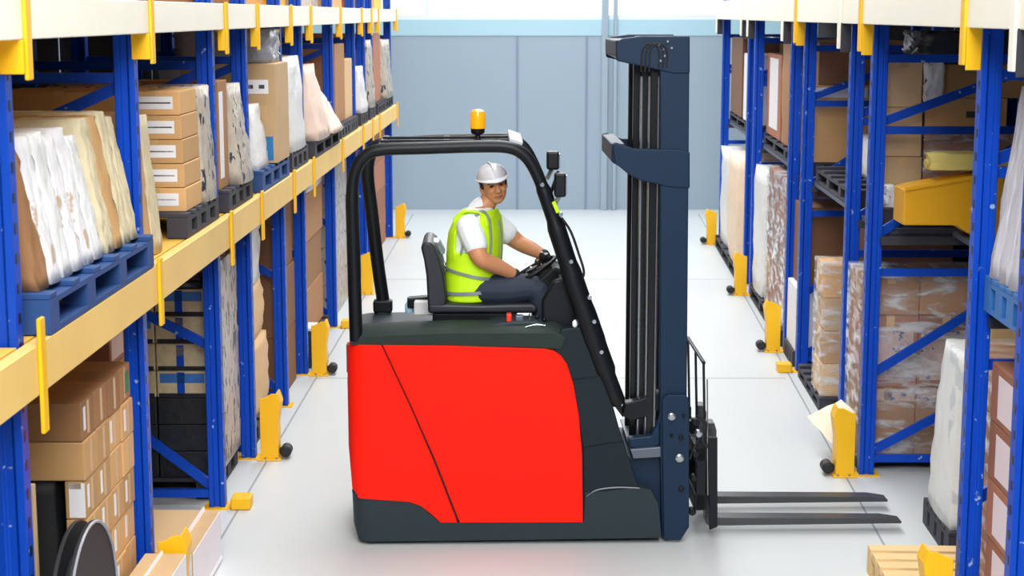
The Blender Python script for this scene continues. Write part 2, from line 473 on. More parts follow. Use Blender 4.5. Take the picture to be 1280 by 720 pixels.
def carton(sgn, Y0, Y1, t0, t1, z0, z1, label, m=0, group=None, tape='top', labels=(), rz=None, detail=True, name='carton', cat='carton', bulge=0, bev=.006):
    """labels: (face, a0, a1, z0, z1, material, partname) with fractions of the face; face 'n' toward camera, 'a' toward aisle"""
    c, W_, D_, H_ = obox(sgn, Y0, Y1, t0, t1, z0, z1)
    yaw = (LYAW if sgn < 0 else RYAW) if rz is None else rz
    mm = CARD[m] if isinstance(m, int) else m
    root = thing(name, label, cat, c, yaw, group)
    b = MB()
    nx, nz = 3, 4
    b.box((-W_ / 2, -D_ / 2, 0), (W_ / 2, D_ / 2, H_))
    if bulge:
        bmesh.ops.subdivide_edges(b.bm, edges=b.bm.edges[:], cuts=5, use_grid_fill=True)
        for v in b.bm.verts:
            fz = 4 * (v.co.z / H_) * (1 - v.co.z / H_); fx = 1 - (2 * v.co.x / W_) ** 2; fy = 1 - (2 * v.co.y / D_) ** 2
            if abs(abs(v.co.y) - D_ / 2) < 1e-4: v.co.y += math.copysign(bulge * fz * max(fx, 0), v.co.y)
            if abs(abs(v.co.x) - W_ / 2) < 1e-4: v.co.x += math.copysign(bulge * fz * max(fy, 0), v.co.x)
            if bulge > .01 and v.co.z > .01 and v.co.z < H_ - .01: v.co.x += random.uniform(-1, 1) * bulge * .15
    b.build('body', mm, root, bevel=0 if bulge else min(bev, W_ / 5, D_ / 5, H_ / 5), smooth=bool(bulge), segs=2)
    e = bulge + .0015
    if tape and detail:
        b = MB().box((-.024, -D_ / 2 + .004, H_ - .0005), (.024, D_ / 2 - .004, H_ + .0012))
        b.box((-.024, -D_ / 2 - .0015, H_ * .8), (.024, -D_ / 2 + .001, H_ - .003))
        b.build('tape', TAPE, root)
    for (face, a0, a1, q0, q1, lm, pn) in labels:
        b = MB()
        if face == 'n': b.box((-W_ / 2 + a0 * W_, -D_ / 2 - e, q0 * H_), (-W_ / 2 + a1 * W_, -D_ / 2 - e + .0015, q1 * H_))
        else:
            xs = (W_ / 2 if sgn < 0 else -W_ / 2); k = 1 if sgn < 0 else -1
            b.box((min(xs + k * e, xs + k * (e - .0015)), -D_ / 2 + a0 * D_, q0 * H_), (max(xs + k * e, xs + k * (e - .0015)), -D_ / 2 + a1 * D_, q1 * H_))
        b.build(pn, lm, root)
    return root


def pallet(sgn, Y0, Y1, t0, t1, z0, label, m=PALD, h=.13, group=None):
    c, W_, D_, H_ = obox(sgn, Y0, Y1, t0, t1, z0, z0 + h)
    root = thing('pallet', label, 'pallet', c, LYAW if sgn < 0 else RYAW, group)
    n = 6
    b = MB()
    for i in range(n):
        y = -D_ / 2 + (D_ - .09) * i / (n - 1)
        b.box((-W_ / 2, y, h - .02), (W_ / 2, y + .09, h))
    b.build('top_deck', m, root, bevel=.003, segs=1)
    b = MB()
    for x in (-W_ / 2, -.05, W_ / 2 - .1): b.box((x, -D_ / 2, 0), (x + .1, D_ / 2, .018))
    b.build('bottom_board', m, root)
    nb = 4
    for x in (-W_ / 2, -.05, W_ / 2 - .1):
        z1, zt = .018, h - .02; pts = [(-D_ / 2, zt), (-D_ / 2, z1)]; gap = (D_ - nb * .11) / (nb - 1)
        for i in range(nb):
            y = -D_ / 2 + i * (.11 + gap)
            pts += [(y + .11, z1)] if i == 0 else [(y, z1), (y + .11, z1)]
            if i < nb - 1: pts += [(y + .11, zt - .02), (y + .11 + gap, zt - .02)]
        pts += [(D_ / 2, zt)]
        b = MB(); q = [[b.bm.verts.new((xx, y, z)) for y, z in pts] for xx in (x, x + .1)]
        m_ = len(pts)
        for i in range(m_): b.bm.faces.new((q[0][i], q[0][(i + 1) % m_], q[1][(i + 1) % m_], q[1][i]))
        b.bm.faces.new(q[0][::-1]); b.bm.faces.new(q[1])
        b.build('stringer', m, root)
    return root


def shell(name, sgn, Y0, Y1, t0, t1, z0, z1, label, m, cat, jit=.008, taper=0, lean=0, group=None, n=7, rz=None, belly=.0):
    """soft wrapped pack: rounded, creased block; lean pushes the foot toward the aisle"""
    c, W_, D_, H_ = obox(sgn, Y0, Y1, t0, t1, z0, z1)
    b = MB(); b.box((-W_ / 2, -D_ / 2, 0), (W_ / 2, D_ / 2, H_))
    bmesh.ops.subdivide_edges(b.bm, edges=b.bm.edges[:], cuts=n, use_grid_fill=True)
    k = 1 if sgn < 0 else -1
    for v in b.bm.verts:
        fz = v.co.z / H_
        x, y = v.co.x / (W_ / 2), v.co.y / (D_ / 2)
        rr_ = max(abs(x), abs(y)) ; rad = math.sqrt(x * x + y * y) + 1e-6
        f = 1 - .10 * max(0, rad - 1)
        f *= 1 - taper * fz + belly * 4 * fz * (1 - fz)
        v.co.x *= f; v.co.y *= f
        v.co.x += k * lean * (1 - fz)
        if 0 < fz: v.co += Vector((random.uniform(-jit, jit), random.uniform(-jit, jit) * .35, random.uniform(-jit, 0) if fz > .99 else random.uniform(-jit, jit)))
    for v in b.bm.verts: v.co.z = max(0, v.co.z)
    o = b.build(name, m, None, smooth=False); o.location = c; o.rotation_euler = (0, 0, (LYAW if sgn < 0 else RYAW) if rz is None else rz)
    for p in o.data.polygons: p.use_smooth = True
    return tag(o, label, cat, group)


def wrap(sgn, Y0, Y1, t0, t1, z0, z1, label, m=None):
    c, W_, D_, H_ = obox(sgn, Y0, Y1, t0, t1, z0, z1)
    b = MB(); b.box((-W_ / 2, -D_ / 2, 0), (W_ / 2, D_ / 2, H_))
    for f in [f for f in b.bm.faces if abs(sum(v.co.z for v in f.verts)) < 1e-5]: b.bm.faces.remove(f)
    o = b.build('stretch_wrap', m or FILM, None); o.location = c; o.rotation_euler = (0, 0, LYAW if sgn < 0 else RYAW)
    return tag(o, label, 'plastic wrap')


LZ = 1.634     # top of left mid deck
RZ = 1.474      # top of right mid deck
LAYER = {1: ['only'], 2: ['lower', 'upper'], 3: ['bottom', 'middle', 'top'], 4: ['bottom', 'second', 'third', 'top'], 5: ['bottom', 'second', 'third', 'fourth', 'top'], 6: ['bottom', 'second', 'third', 'fourth', 'fifth', 'top'], 7: ['bottom', 'second', 'third', 'fourth', 'fifth', 'sixth', 'top'], 8: ['bottom', 'second', 'third', 'fourth', 'fifth', 'sixth', 'seventh', 'top']}


def stack(sgn, Y0, Y1, t0, t1, z0, z1, ny, nz, desc, where, m=0, group=None, labels=None, jit=.01, name='carton', cat='carton', tape='top', bev=.006):
    dy = (Y1 - Y0) / ny; dz = (z1 - z0) / nz
    col = {1: [''], 2: ['nearer ', 'farther '], 3: ['nearest ', 'middle ', 'farthest '], 4: ['nearest ', 'second ', 'third ', 'farthest '], 5: ['nearest ', 'second ', 'third ', 'fourth ', 'farthest ']}[ny]
    for i in range(ny):
        for k in range(nz):
            lb = labels(i, k) if labels else ()
            ti = random.uniform(-jit, jit)
            lab = '%s, %s of %s, %s' % (desc, LAYER[nz][k], (col[i] + 'column') if ny > 1 else 'its column', where)
            carton(sgn, Y0 + i * dy + .004, Y0 + (i + 1) * dy - .004, t0 + ti, t1 + ti, z0 + k * dz, z0 + (k + 1) * dz - .002, lab, m if not callable(m) else m(i, k), group, labels=lb, tape=tape, name=name, cat=cat, bev=bev)


# --- left, floor level -------------------------------------------------------
stack(-1, 4.55, 5.2, .06, .8, 0, 1.12, 1, 3, 'orange-brown carton with a pale stripe', 'at the lower left edge', m=1, labels=lambda i, k: (('n', .88, .96, .05, .95, PAPER, 'sticker'),))
# long tan carton wall with four visible rows
def f0lab(i, k):
    r = random.random()
    L_ = [('a', .42, .58, .1, .95, TAPE, 'tape')]
    if r < .5: L_.append(('a', .15, .3, .25, .85, PAPER, 'sticker'))
    if (i, k) == (3, 6): L_.append(('a', .5, .85, .2, .8, mat('sticker_green', (40, 150, 90), .5), 'green_sticker'))
    return L_
pallet(-1, 6.33, 7.18, .10, 1.02, 0, 'dark pallet on the floor under the tall tan carton block behind the first left post', PALD)
b0 = 7
for i in range(4):
    for k in range(b0):
        dz = (1.225 - .13) / b0; z0 = .13 + k * dz; dy = .81 / 4; y0 = 6.35 + i * dy
        t1 = .13 if (i == 0 and k < 5 and k > 1) else 1.0
        L_ = f0lab(i, k)
        if i == 0 and k in (2, 4): L_.append(('n', .2, .98, .05, .95, PAPER, 'document_pouch'))
        lab = 'tan carton, %s column, %s row of the tall block at lower left' % (['nearest', 'second', 'third', 'farthest'][i], LAYER[7][k])
        carton(-1, y0 + .003, y0 + dy - .003, (.05) + random.uniform(-.006, .006), t1, z0, z0 + dz - .002, lab, 1 if k < 6 else 0, 'tan cartons in the tall block', labels=L_)
shell('black_bag', -1, 6.37, 6.53, .16, .95, .452, .905, 'black plastic bag stuffed into the gap of the tall tan carton block', BLK, 'bag', jit=.004)
# cable drum seen edge on and cardboard sheet at bottom left
carton(-1, 5.50, 6.05, -.14, -.035, 0, .20, 'low flat carton under the black reel by the first left post', 0, tape=None)
dr = thing('cable_reel', 'black round reel with grey rim standing on edge beside the first left post', 'reel', side(-1, 5.76, -.09, .202), 0)
RR = .36
MB().lathe((0, 0, RR), [(RR, -.035), (RR, -.02)], 'X', 44).build('flange', BLK, dr, bevel=.003)
MB().lathe((0, 0, RR), [(RR, .02), (RR, .035)], 'X', 44).build('flange', BLK, dr, bevel=.003)
MB().lathe((0, 0, RR), [(.26, -.02), (.26, .02)], 'X', 32).build('drum', NETB, dr)
MB().lathe((0, 0, RR), [(.05, .035), (.05, .04), (.03, .042)], 'X', 20).build('hub', STEEL, dr)
MB().tube([(.036, math.cos(2 * math.pi * k / 44) * RR * .985, RR + math.sin(2 * math.pi * k / 44) * RR * .985) for k in range(44)], .006, 6, closed=True).build('rim', WRAPG, dr, smooth=True, label='grey rim')
carton(-1, 5.56, 5.59, .01, .12, .0, 1.12, 'narrow upright cardboard strip beside the black reel', 2, tape=None, name='cardboard_sheet', cat='cardboard sheet', bev=.002)
# open white faced box jutting into the aisle
def open_box(sgn, Y0, Y1, t0, t1, h, label, m, face, rz=None, name='open_carton'):
    c, W_, D_, H_ = obox(sgn, Y0, Y1, t0, t1, 0, h)
    r = thing(name, label, 'carton', c, rz if rz is not None else (LYAW if sgn < 0 else RYAW))
    MB().box((-W_ / 2, -D_ / 2, 0), (W_ / 2, D_ / 2, h)).build('body', m, r, bevel=.005)
    MB().box((-W_ / 2 + .005, -D_ / 2 - .004, .01), (W_ / 2 - .005, -D_ / 2 - .001, h - .004)).build('front_sheet', face, r, label='white printed front')
    k = 1 if sgn < 0 else -1
    xs = k * W_ / 2
    MB().box((min(xs, xs + k * .003), -D_ / 2 + .004, .004), (max(xs, xs + k * .003), D_ / 2 - .004, h - .006)).build('side_sheet', face, r, label='white printed side')
    xs = xs + k * .006
    f = MB(); rot = Matrix.Rotation(R(-18 * k), 3, 'Y')
    f.box((xs - .002, -D_ / 2, .02), (xs + .003, D_ / 2, h + .03), rot, (xs, 0, .02)); f.build('flap', face, r, label='white flap bent outward')
    return r
open_box(-1, 6.62, 7.17, -.16, .02, .35, 'low carton with tan top and white front at the foot of the tan carton block', CARD[2], PAPER)
open_box(-1, 7.42, 8.10, -.14, .5, .27, 'low carton with tan top and white outer flap jutting into the aisle at lower left', CARD[2], PAPER)
stack(-1, 7.40, 7.68, .2, .8, .275, 1.36, 1, 5, 'pale tan carton with cream side', 'right behind the second left post', m=lambda i, k: (1, 4, 2)[k % 3], labels=lambda i, k: (('a', .1, .9, .1, .9, mat('cream_print', (236, 214, 196), .7, noise=.1), 'sticker'),))
# black netted pallet load behind the third frame
pallet(-1, 9.2, 9.98, .10, 1.0, 0, 'black pallet under the black netted load behind the third left post', PALD, .12)
NB = [mat('cream_goods', (206, 190, 150), .6, noise=.35, scale=22), mat('blue_goods', (60, 120, 190), .4, noise=.3, scale=20)]
for k in range(7):
    for j in range(3):
        z0 = .12 + k * .155
        t0 = .12 + j * .29
        dark = k < 3
        lab = '%s crate, %s layer, %s from the aisle in the black netted load' % ('charcoal' if dark else 'cream filled', LAYER[7][k], ['first', 'second', 'third'][j])
        carton(-1, 9.22, 9.94, t0 + .003, t0 + .287, z0, z0 + .152, lab, NETB if dark else NB[0], 'crates in the black netted load', tape=None, name='crate', cat='crate',
               labels=() if dark else (('n', .06, .94, .55, .9, NB[0 if (k + j) % 3 else 1], 'top_slat'), ('n', .4, .55, .05, .95, BLUE, 'strap'), ('n', .03, .97, .0, .16, NETB, 'rim')))
o = shell('black_netting', -1, 9.2, 9.97, .075, .105, .122, 1.33, 'creased black and silver wrapping hanging on the aisle side of the netted load', SPECK, 'wrapping', jit=.006, n=14)
tarp = shell('black_tarp', -1, 9.2, 9.98, .135, 1.0, 1.212, 1.29, 'black tarp lying over the top of the netted load', NETB, 'tarp', jit=.012)
# fourth left bay
pallet(-1, 10.25, 11.2, .06, .95, 0, 'black pallet under the brown sacks beyond the fourth left post', PALD, .14)
shell('brown_sack', -1, 10.3, 11.15, .08, .9, .14, .62, 'lower bulging brown paper pack beyond the fourth left post', CARD[2], 'sack', jit=.008, belly=.03, group='brown packs')
shell('brown_sack', -1, 10.32, 11.12, .1, .9, .63, .98, 'upper bulging brown paper pack beyond the fourth left post', CARD[2], 'sack', jit=.008, belly=.03)
shell('wrapped_pack', -1, 10.35, 11.1, .1, .9, .99, 1.38, 'white film bundle on top of the brown packs beyond the fourth left post', WRAPW, 'pack', jit=.015)
stack(-1, 11.65, 12.4, .08, .95, 0, 1.35, 1, 3, 'dark brown carton', 'between the fifth and sixth left posts', m=3)
bn = thing('plastic_bin', 'small dark blue bin at the foot of the brown cartons, left of the forklift', 'bin', side(-1, 12.85, .12))
MB().loft([[( sx * (.11 + .02 * q), sy * (.10 + .02 * q), .30 * q) for sx, sy in ((-1, -1), (1, -1), (1, 1), (-1, 1))] for q in (0, 1)]).build('body', mat('bin_navy', (36, 56, 92), .4), bn, bevel=.01)
MB().box((-.14, -.13, .30), (.14, .13, .325)).build('lid', WHITEP, bn, bevel=.006)
pallet(-1, 13.15, 14.35, .06, .95, 0, 'dark pallet under the brown cartons left of the forklift pillar', PALD, .14)
stack(-1, 13.2, 14.3, .1, .95, .14, 1.30, 1, 3, 'brown carton in clear film', 'just left of the forklift rear pillar', m=0)
shell('wrapped_pack', -1, 13.2, 14.3, .08, .8, 1.31, 1.44, 'pinkish film wrapped pack on the brown cartons left of the forklift pillar', mat('film_pink', (222, 208, 214), .3, bump=.4), 'pack', jit=.008)
for i, (Y0, Y1, n, lab, m) in enumerate(((14.7, 16.1, 4, 'speckled carton,', SPECK), (16.45, 17.2, 4, 'brown carton,', 3), (17.4, 18.0, 4, 'pale tan carton,', 2), (18.3, 20.3, 4, 'dusty brown carton,', 4))):
    for k in range(n):
        carton(-1, Y0, Y1, .08, 1.0, k * .34, k * .34 + .337, '%s %s in the floor column %s, left rack' % (lab, LAYER[4][k], ['behind the cab rear pillar', 'past the cab rear pillar', 'near the far end', 'at the far end'][i]), m, 'far left cartons')
carton(-1, 12.7, 12.98, -.10, -.02, 0, .10, 'small tan carton scrap lying by the sixth left post guard', 2, tape=None)

# --- left, middle level ------------------------------------------------------
def leaning(n, Ys, Ye, z0, z1, descs, mats_, where, lean=.10, t0=.03, t1=.5):
    dy = (Ye - Ys) / n
    for i in range(n):
        m = mats_[i % len(mats_)]
        o = shell('paper_bundle', -1, Ys + i * dy, Ys + (i + 1) * dy - .018, t0 + .05, t1, z0, z1 + random.uniform(-.03, .03), '%s %s, %s from the camera' % (descs, where, ['first', 'second', 'third', 'fourth', 'fifth', 'sixth', 'seventh'][i]), m, 'bundle', jit=.010, lean=lean, n=9, group='bundles ' + where)
        if m is not WRAPW and i > 0:
            pass
pallet(-1, 5.62, 7.2, -.06, .9, LZ, 'dark blue pallet on the shelf in the first left bay', PALB, .14)
PKT = mat('white_packets', (236, 234, 236), .6, noise=.05, scale=9, bump=.5, speck=((196, 172, 150), 7, .6), stretch=(1, 2.2, 1))
leaning(6, 5.66, 6.56, LZ + .142, 2.27, 'tall paper bundle', [CARD[0], PKT, WRAPW, PKT, PKT, WRAPW], 'in the first left bay shelf', .10)
KR = mat('kraft_bundle', (222, 208, 172), .6, noise=.35, scale=12, bump=.4, stretch=(1, 8, .6))
leaning(4, 6.60, 7.15, LZ + .14, 2.30, 'kraft and cream striped bundle', [KR, CARD[1], KR, KR], 'by the second left shelf post', .10)
carton(-1, 5.85, 7.12, .55, 1.0, LZ + .14, 2.37, 'long dull brown carton behind the white paper bundles', 0)
carton(-1, 5.86, 7.1, .56, .98, 2.375, 2.5, 'flat dark brown carton on the long carton behind the white bundles', 3)
# kraft cartons with white stickers
pallet(-1, 8.12, 8.95, -.02, .95, LZ, 'dark pallet under the cartons with white stickers on the left shelf', PALD, .12)
for k in range(5):
    z0 = LZ + .12 + k * .118
    lab = 'kraft carton with white sticker, %s of the five in the second left bay' % LAYER[5][k]
    carton(-1, 8.2, 8.60, .0 + .004 * k, .30, z0, z0 + .116, lab, 1, 'stickered kraft cartons', labels=(('n', .18, .88, .25, .78, PAPER, 'sticker'), ('n', .22, .84, .48, .54, PRINT, 'print_line')))
    carton(-1, 8.2, 8.60, .31, .9, z0, z0 + .116, 'kraft carton behind the stickered ones, %s layer, second left bay' % LAYER[5][k], 1, 'inner kraft cartons')
shell('wrapped_pack', -1, 8.61, 8.93, .0, .8, LZ + .12, 2.35, 'speckled silver and black wrapped block behind the stickered cartons', SPECK, 'pack', jit=.008, lean=.03)
leaning(2, 7.36, 7.75, LZ, 2.27, 'kraft bundle', [CARD[1], KR], 'just past the second left post on the shelf', .06, .02)
pallet(-1, 9.2, 10.0, -.03, .95, LZ, 'dark pallet on the left shelf between the third and fourth posts', PALD, .12)
carton(-1, 9.22, 9.5, .02, .9, LZ + .12, 2.35, 'brown carton with white print between the third and fourth left posts', 0, labels=(('a', .1, .5, .1, .9, PAPER, 'sticker'),))
shell('wrapped_pack', -1, 9.54, 9.98, .02, .9, LZ + .12, 2.32, 'crumpled white wrapped pack between the third and fourth left posts', SPECK, 'pack', jit=.012, lean=.08)
# tall blue labelled carton
pallet(-1, 10.25, 11.4, -.05, .95, LZ, 'blue grey pallet under the tall carton with a blue sticker', PALB, .13)
shell('wrapped_pack', -1, 10.28, 10.72, .02, .5, LZ + .13, 2.16, 'white wrapped pack leaning in front of the tall carton with blue sticker', WRAPW, 'pack', jit=.012, lean=.05, taper=.05)
BLS = mat('sticker_blue', (30, 120, 180), .5, noise=.3, scale=30)
carton(-1, 10.8, 11.35, -.06, .55, LZ + .13, 2.40, 'tall tan carton with white label and blue sticker on the left shelf', 2, labels=(('n', .66, .92, .70, .84, PAPER, 'sticker'), ('n', .70, .76, .75, .79, PRINT, 'print_mark'), ('n', .82, .88, .75, .79, PRINT, 'print_mark'), ('n', .68, .90, .44, .58, TAPE, 'stamp'), ('n', .64, .96, .03, .27, BLS, 'blue_sticker'), ('n', .70, .90, .08, .13, PAPER, 'print_line')))
shell('grey_bundle', -1, 10.82, 11.35, -.02, .6, 2.402, 2.62, 'grey film bundle on top of the tall carton with a blue sticker', WRAPG, 'pack', jit=.014)
pallet(-1, 11.6, 12.45, -.04, .95, LZ, 'dark pallet under the white draped pack on the left shelf', PALD, .13)
shell('wrapped_pack', -1, 11.62, 12.43, .0, .9, LZ + .13, 2.42, 'big white draped pack right of the tall carton on the left shelf', WRAPW, 'pack', jit=.012, lean=.05)
pallet(-1, 12.7, 14.35, -.06, .95, LZ, 'long dark pallet with open slots on the left shelf above the cab', PALD, .13)
shell('wrapped_pack', -1, 12.72, 13.5, -.02, .9, LZ + .13, 2.33, 'white and peach wrapped pack on the long slotted pallet', mat('peach', (232, 206, 188), .5, noise=.12, bump=.4), 'pack', jit=.014, lean=.08, taper=.1)
shell('wrapped_pack', -1, 13.55, 14.3, -.02, .9, LZ + .13, 2.1, 'lower peach wrapped pack at the far end of the long slotted pallet', mat('peach', (232, 206, 188)), 'pack', jit=.014, lean=.10, taper=.2)
far = ((14.75, 15.5, 2.45, 'brown carton in the dark left bay above the cab roof', 0), (15.55, 16.15, 2.3, 'narrow pale carton beside the dark left bay above the cab roof', 2), (16.5, 17.15, 2.2, 'white crumpled pack on the far left shelf', WRAPW), (17.45, 18.0, 2.45, 'tall speckled pack on the far left shelf', SPECK), (18.35, 19.2, 2.5, 'tall brown carton on the far left shelf near the end', 4), (19.3, 20.3, 2.42, 'speckled pack at the very end of the left shelf', SPECK))
for Y0, Y1, zt, lab, m in far:
    pallet(-1, Y0 - .03, Y1 + .02, -.03, .95, LZ, 'dark pallet under the ' + lab, PALD, .12)
    if isinstance(m, int): carton(-1, Y0, Y1, .02, .9, LZ + .12, zt, lab, m)
    else: shell('wrapped_pack', -1, Y0, Y1, .0, .9, LZ + .12, zt, lab, m, 'pack', jit=.012, lean=.05)
# clutter hung high in the first left bay
shell('wrapped_pack', -1, 6.9, 7.2, .62, .98, 2.502, 2.64, 'small white pack under the cream beam in the first left bay', WRAPW, 'pack', jit=.01)

# --- left and right, top level (only the feet of the loads show) -----------------
tops = [(-1, 8.0, 9.9, 3, 'dark brown'), (-1, 10.25, 11.4, 1, 'tan'), (-1, 11.7, 12.4, YEL, 'yellow'), (-1, 12.7, 14.3, SPECK, 'speckled'), (-1, 14.7, 16.1, 2, 'pale'), (-1, 16.5, 17.2, 4, 'red brown'), (-1, 18.3, 19.2, 1, 'light brown'), (-1, 19.4, 20.3, YEL, 'bright yellow'),
        (-1, 5.8, 7.1, 0, 'brown'), (1, 7.3, 9.5, 1, 'tan'), (1, 10.7, 12.5, 2, 'pale'), (1, 13.7, 16.0, 0, 'brown'), (1, 17.0, 18.2, YEL, 'yellow'), (1, 18.4, 19.8, 4, 'red brown')]
for i, (sg, Y0, Y1, m, cn) in enumerate(tops):
    z = 2.764 if sg < 0 else 2.832
    carton(sg, Y0, Y1, .1, .95, z, z + .42, '%s box standing on the cream top beam level, %s rack, %s' % (cn, 'left' if sg < 0 else 'right', 'toward the back wall' if Y0 > 12 else 'toward the camera'), m, tape=None, name='storage_box', cat='box')

# --- right, floor level --------------------------------------------------------
stack(1, 6.36, 6.98, .10, .8, 0, 1.26, 1, 5, 'white and pink-brown carton', 'at the lower right edge of the photo', m=lambda i, k: 4, labels=lambda i, k: (('a', .08, .8, .12, .85, mat('pink_white', (232, 218, 222), .6), 'sticker'), ('n', .04, .5, .12, .85, mat('pink_white', (232, 218, 222), .6), 'sticker')))
stack(1, 7.22, 7.72, .18, .85, .142, 1.20, 1, 4, 'tall brown carton', 'right behind the second right post', m=lambda i, k: 0 if k % 2 else 4)
wrap(1, 7.21, 7.73, .165, .865, .143, 1.21, 'shiny clear film round the brown column right of the second right post')
pallet(1, 8.12, 8.75, .20, .85, 0, 'dark pallet under the tall white wrapped pack', PALD, .14)
pallet(1, 7.19, 7.92, -.24, .9, 0, 'pale wooden pallet jutting into the aisle at lower right', PALW, .14)
SACK = mat('wrap_white_patchy', (234, 236, 234), .35, noise=.06, scale=8, bump=.45, speck=((206, 211, 214), 5, .62))
shell('wrapped_pack', 1, 8.14, 8.72, .20, .85, .142, 1.03, 'tall white film wrapped pack beside the second right post', SACK, 'pack', jit=.007, taper=.16, belly=.02, n=11)
carton(1, 8.2, 8.6, .38, .68, 1.034, 1.18, 'small beige carton on top of the tall white pack', 2)
# shrink wrapped block behind frame at 9.72
pallet(1, 9.84, 10.38, .02, 1.04, 0, 'dark low pallet under the film wrapped carton block on the right', PALD, .06)
PRN = mat('print_pattern', (196, 168, 160), .5, noise=.4, scale=26, speck=((70, 84, 140), 30, .58))
for j in range(3):
    t0 = .03 + j * .335
    for k, (z0, z1) in enumerate(((.06, .50), (.50, .94), (.94, 1.18))):
        L_ = (('n', .05, .92, .10, .80, PRN, 'printed_panel'),) if k == 1 and j < 2 else ()
        if k == 0: L_ = (('n', .02, .98, .82, .98, PRN, 'printed_strip'),)
        carton(1, 9.86, 10.36, t0, t0 + .33, z0, z1 - .003, 'brown carton, %s row, %s column of the film wrapped block behind the diagonal brace' % (LAYER[3][k], ['left', 'middle', 'right'][j]), 4 if k == 1 else 0, 'film wrapped cartons', labels=L_)
wrap(1, 9.845, 10.375, .018, 1.05, .07, 1.19, 'wrinkled clear film round the carton block on the right', FILM)
# column of tan cartons protruding past posts
pallet(1, 11.3, 12.45, .0, .9, 0, 'dark pallet under the narrow tan carton column on the right', PALD, .10)
stack(1, 11.35, 11.75, .015, .28, .10, 1.02, 1, 4, 'tan carton', 'in the narrow column between right posts', m=lambda i, k: 1 if k % 2 else 2)
wrap(1, 11.34, 11.76, .003, .295, .10, 1.025, 'thin clear film round the narrow tan carton column', FILM)
stack(1, 11.4, 12.4, .31, .9, .10, 1.30, 1, 3, 'dark brown carton', 'behind the narrow tan carton column on the right', m=3)
pallet(1, 12.8, 13.37, .0, .95, 0, 'dark pallet under the white faced carton between right posts', PALD, .12)
carton(1, 12.81, 13.35, .02, .9, .12, .62, 'white faced carton low between the fifth and sixth right posts', PAPER, tape=None)
carton(1, 12.8, 13.35, .06, .9, .622, 1.25, 'dark red-brown carton on the white faced carton', 3)
pallet(1, 13.6, 16.1, .0, .95, 0, 'long dark pallet on the right under the tall translucent pack', PALD, .14)
stack(1, 13.65, 15.1, .05, .9, .14, 1.36, 1, 3, 'greyish brown carton', 'in clear film behind the sixth right post', m=4)
wrap(1, 13.63, 15.12, .03, .92, .14, 1.37, 'hazy film round the greyish brown cartons on the right', FILMH)
shell('wrapped_pack', 1, 15.2, 16.05, .0, .9, .14, 1.3, 'white film column left of the greyish brown cartons on the right', WRAPW, 'pack', jit=.01)
pallet(1, 17.0, 19.7, -.05, .95, 0, 'farthest dark pallet on the floor of the right rack', PALD, .14)
shell('wrapped_pack', 1, 17.05, 18.3, -.04, .9, .14, 1.25, 'rounded cream and peach pack near the far right posts', mat('cream_peach', (240, 214, 186), .5, noise=.12, bump=.3), 'pack', jit=.012, belly=.05)
shell('wrapped_pack', 1, 18.5, 19.65, -.02, .9, .14, 1.2, 'pale pack at the far end of the right rack', WRAPW, 'pack', jit=.012)
# paper and cardboard by guard
def sheet(name, pts, label, m, cat):
    b = MB(); vs = [b.bm.verts.new(p) for p in pts]; b.bm.faces.new(vs)
    bmesh.ops.subdivide_edges(b.bm, edges=b.bm.edges[:], cuts=4, use_grid_fill=True)
    for v in b.bm.verts: v.co.z += random.uniform(0, .012)
    o = b.build(name, m); md = o.modifiers.new('s', 'SOLIDIFY'); md.thickness = .003; md.offset = 1
    return tag(o, label, cat)
gx = RX(9.95)
sheet('crumpled_paper', [(gx - .10, 9.80, .10), (gx - .02, 9.80, .36), (gx - .01, 10.25, .33), (gx - .22, 10.25, .22)], 'cream paper sheet leaning on the large right post guard', mat('cream_paper', (240, 230, 204), .8), 'paper')
# --- right, middle level -------------------------------------------------------
pallet(1, 6.34, 7.0, .05, .95, RZ, 'bright blue pallet on the right shelf at the right edge of the photo', mat('pallet_bright_blue', (44, 110, 180), .5, noise=.15), .15)
for i in range(4):
    shell('grey_bundle', 1, 6.36 + i * .16, 6.36 + (i + 1) * .16 - .018, .15, .75, RZ + .152, 2.42, 'grey and white striped hanging bundle, %s from the camera at the right edge' % ORD[i], mat('grey_cloth', (206, 206, 214), .6, noise=.22, scale=10, bump=.5, stretch=(1, 5, .5)), 'bundle', jit=.010, lean=.10, n=9, taper=.02, group='grey bundles at right edge')
carton(1, 7.25, 8.3, .52, .98, RZ, 2.32, 'large brown carton behind the second right post on the shelf', 0)
carton(1, 8.4, 8.9, .72, .98, RZ, 2.0, 'dull brown carton deep inside the right shelf behind the large brown one', 3)
shell('wrapped_pack', 1, 7.3, 7.9, .55, .95, 2.322, 2.6, 'white film bags hanging above the large brown carton at top right', WRAPG, 'pack', jit=.02)
# goods behind brace frame at 9.72
pallet(1, 9.82, 10.42, .12, 1.04, RZ, 'dark pallet on the right shelf behind the yellow tipping bin', PALD, .11)
stack(1, 9.98, 10.4, .14, .36, RZ + .11, 2.46, 1, 3, 'pale torn carton', 'high on the right shelf', m=2)
carton(1, 9.98, 10.4, .38, 1.03, RZ + .11, 2.02, 'brown carton under wrinkled film above the yellow tipping bin', 4)
wrap(1, 9.97, 10.41, .375, 1.035, RZ + .11, 2.025, 'wrinkled film on the brown carton above the yellow bin', FILM)
carton(1, 9.98, 10.4, .38, .86, 2.03, 2.22, 'tan carton with dark printed patch above the film wrapped carton', 1, labels=(('n', .5, .65, .4, .6, PRINT, 'print_mark'),))
carton(1, 9.98, 10.4, .36, .98, 2.222, 2.42, 'upper tan carton close under the top beam on the right', 1)
shell('black_tarp', 1, 9.9, 10.4, .3, 1.03, 2.475, 2.62, 'dark folded tarp under the cream beam at upper right', NETB, 'tarp', jit=.014)
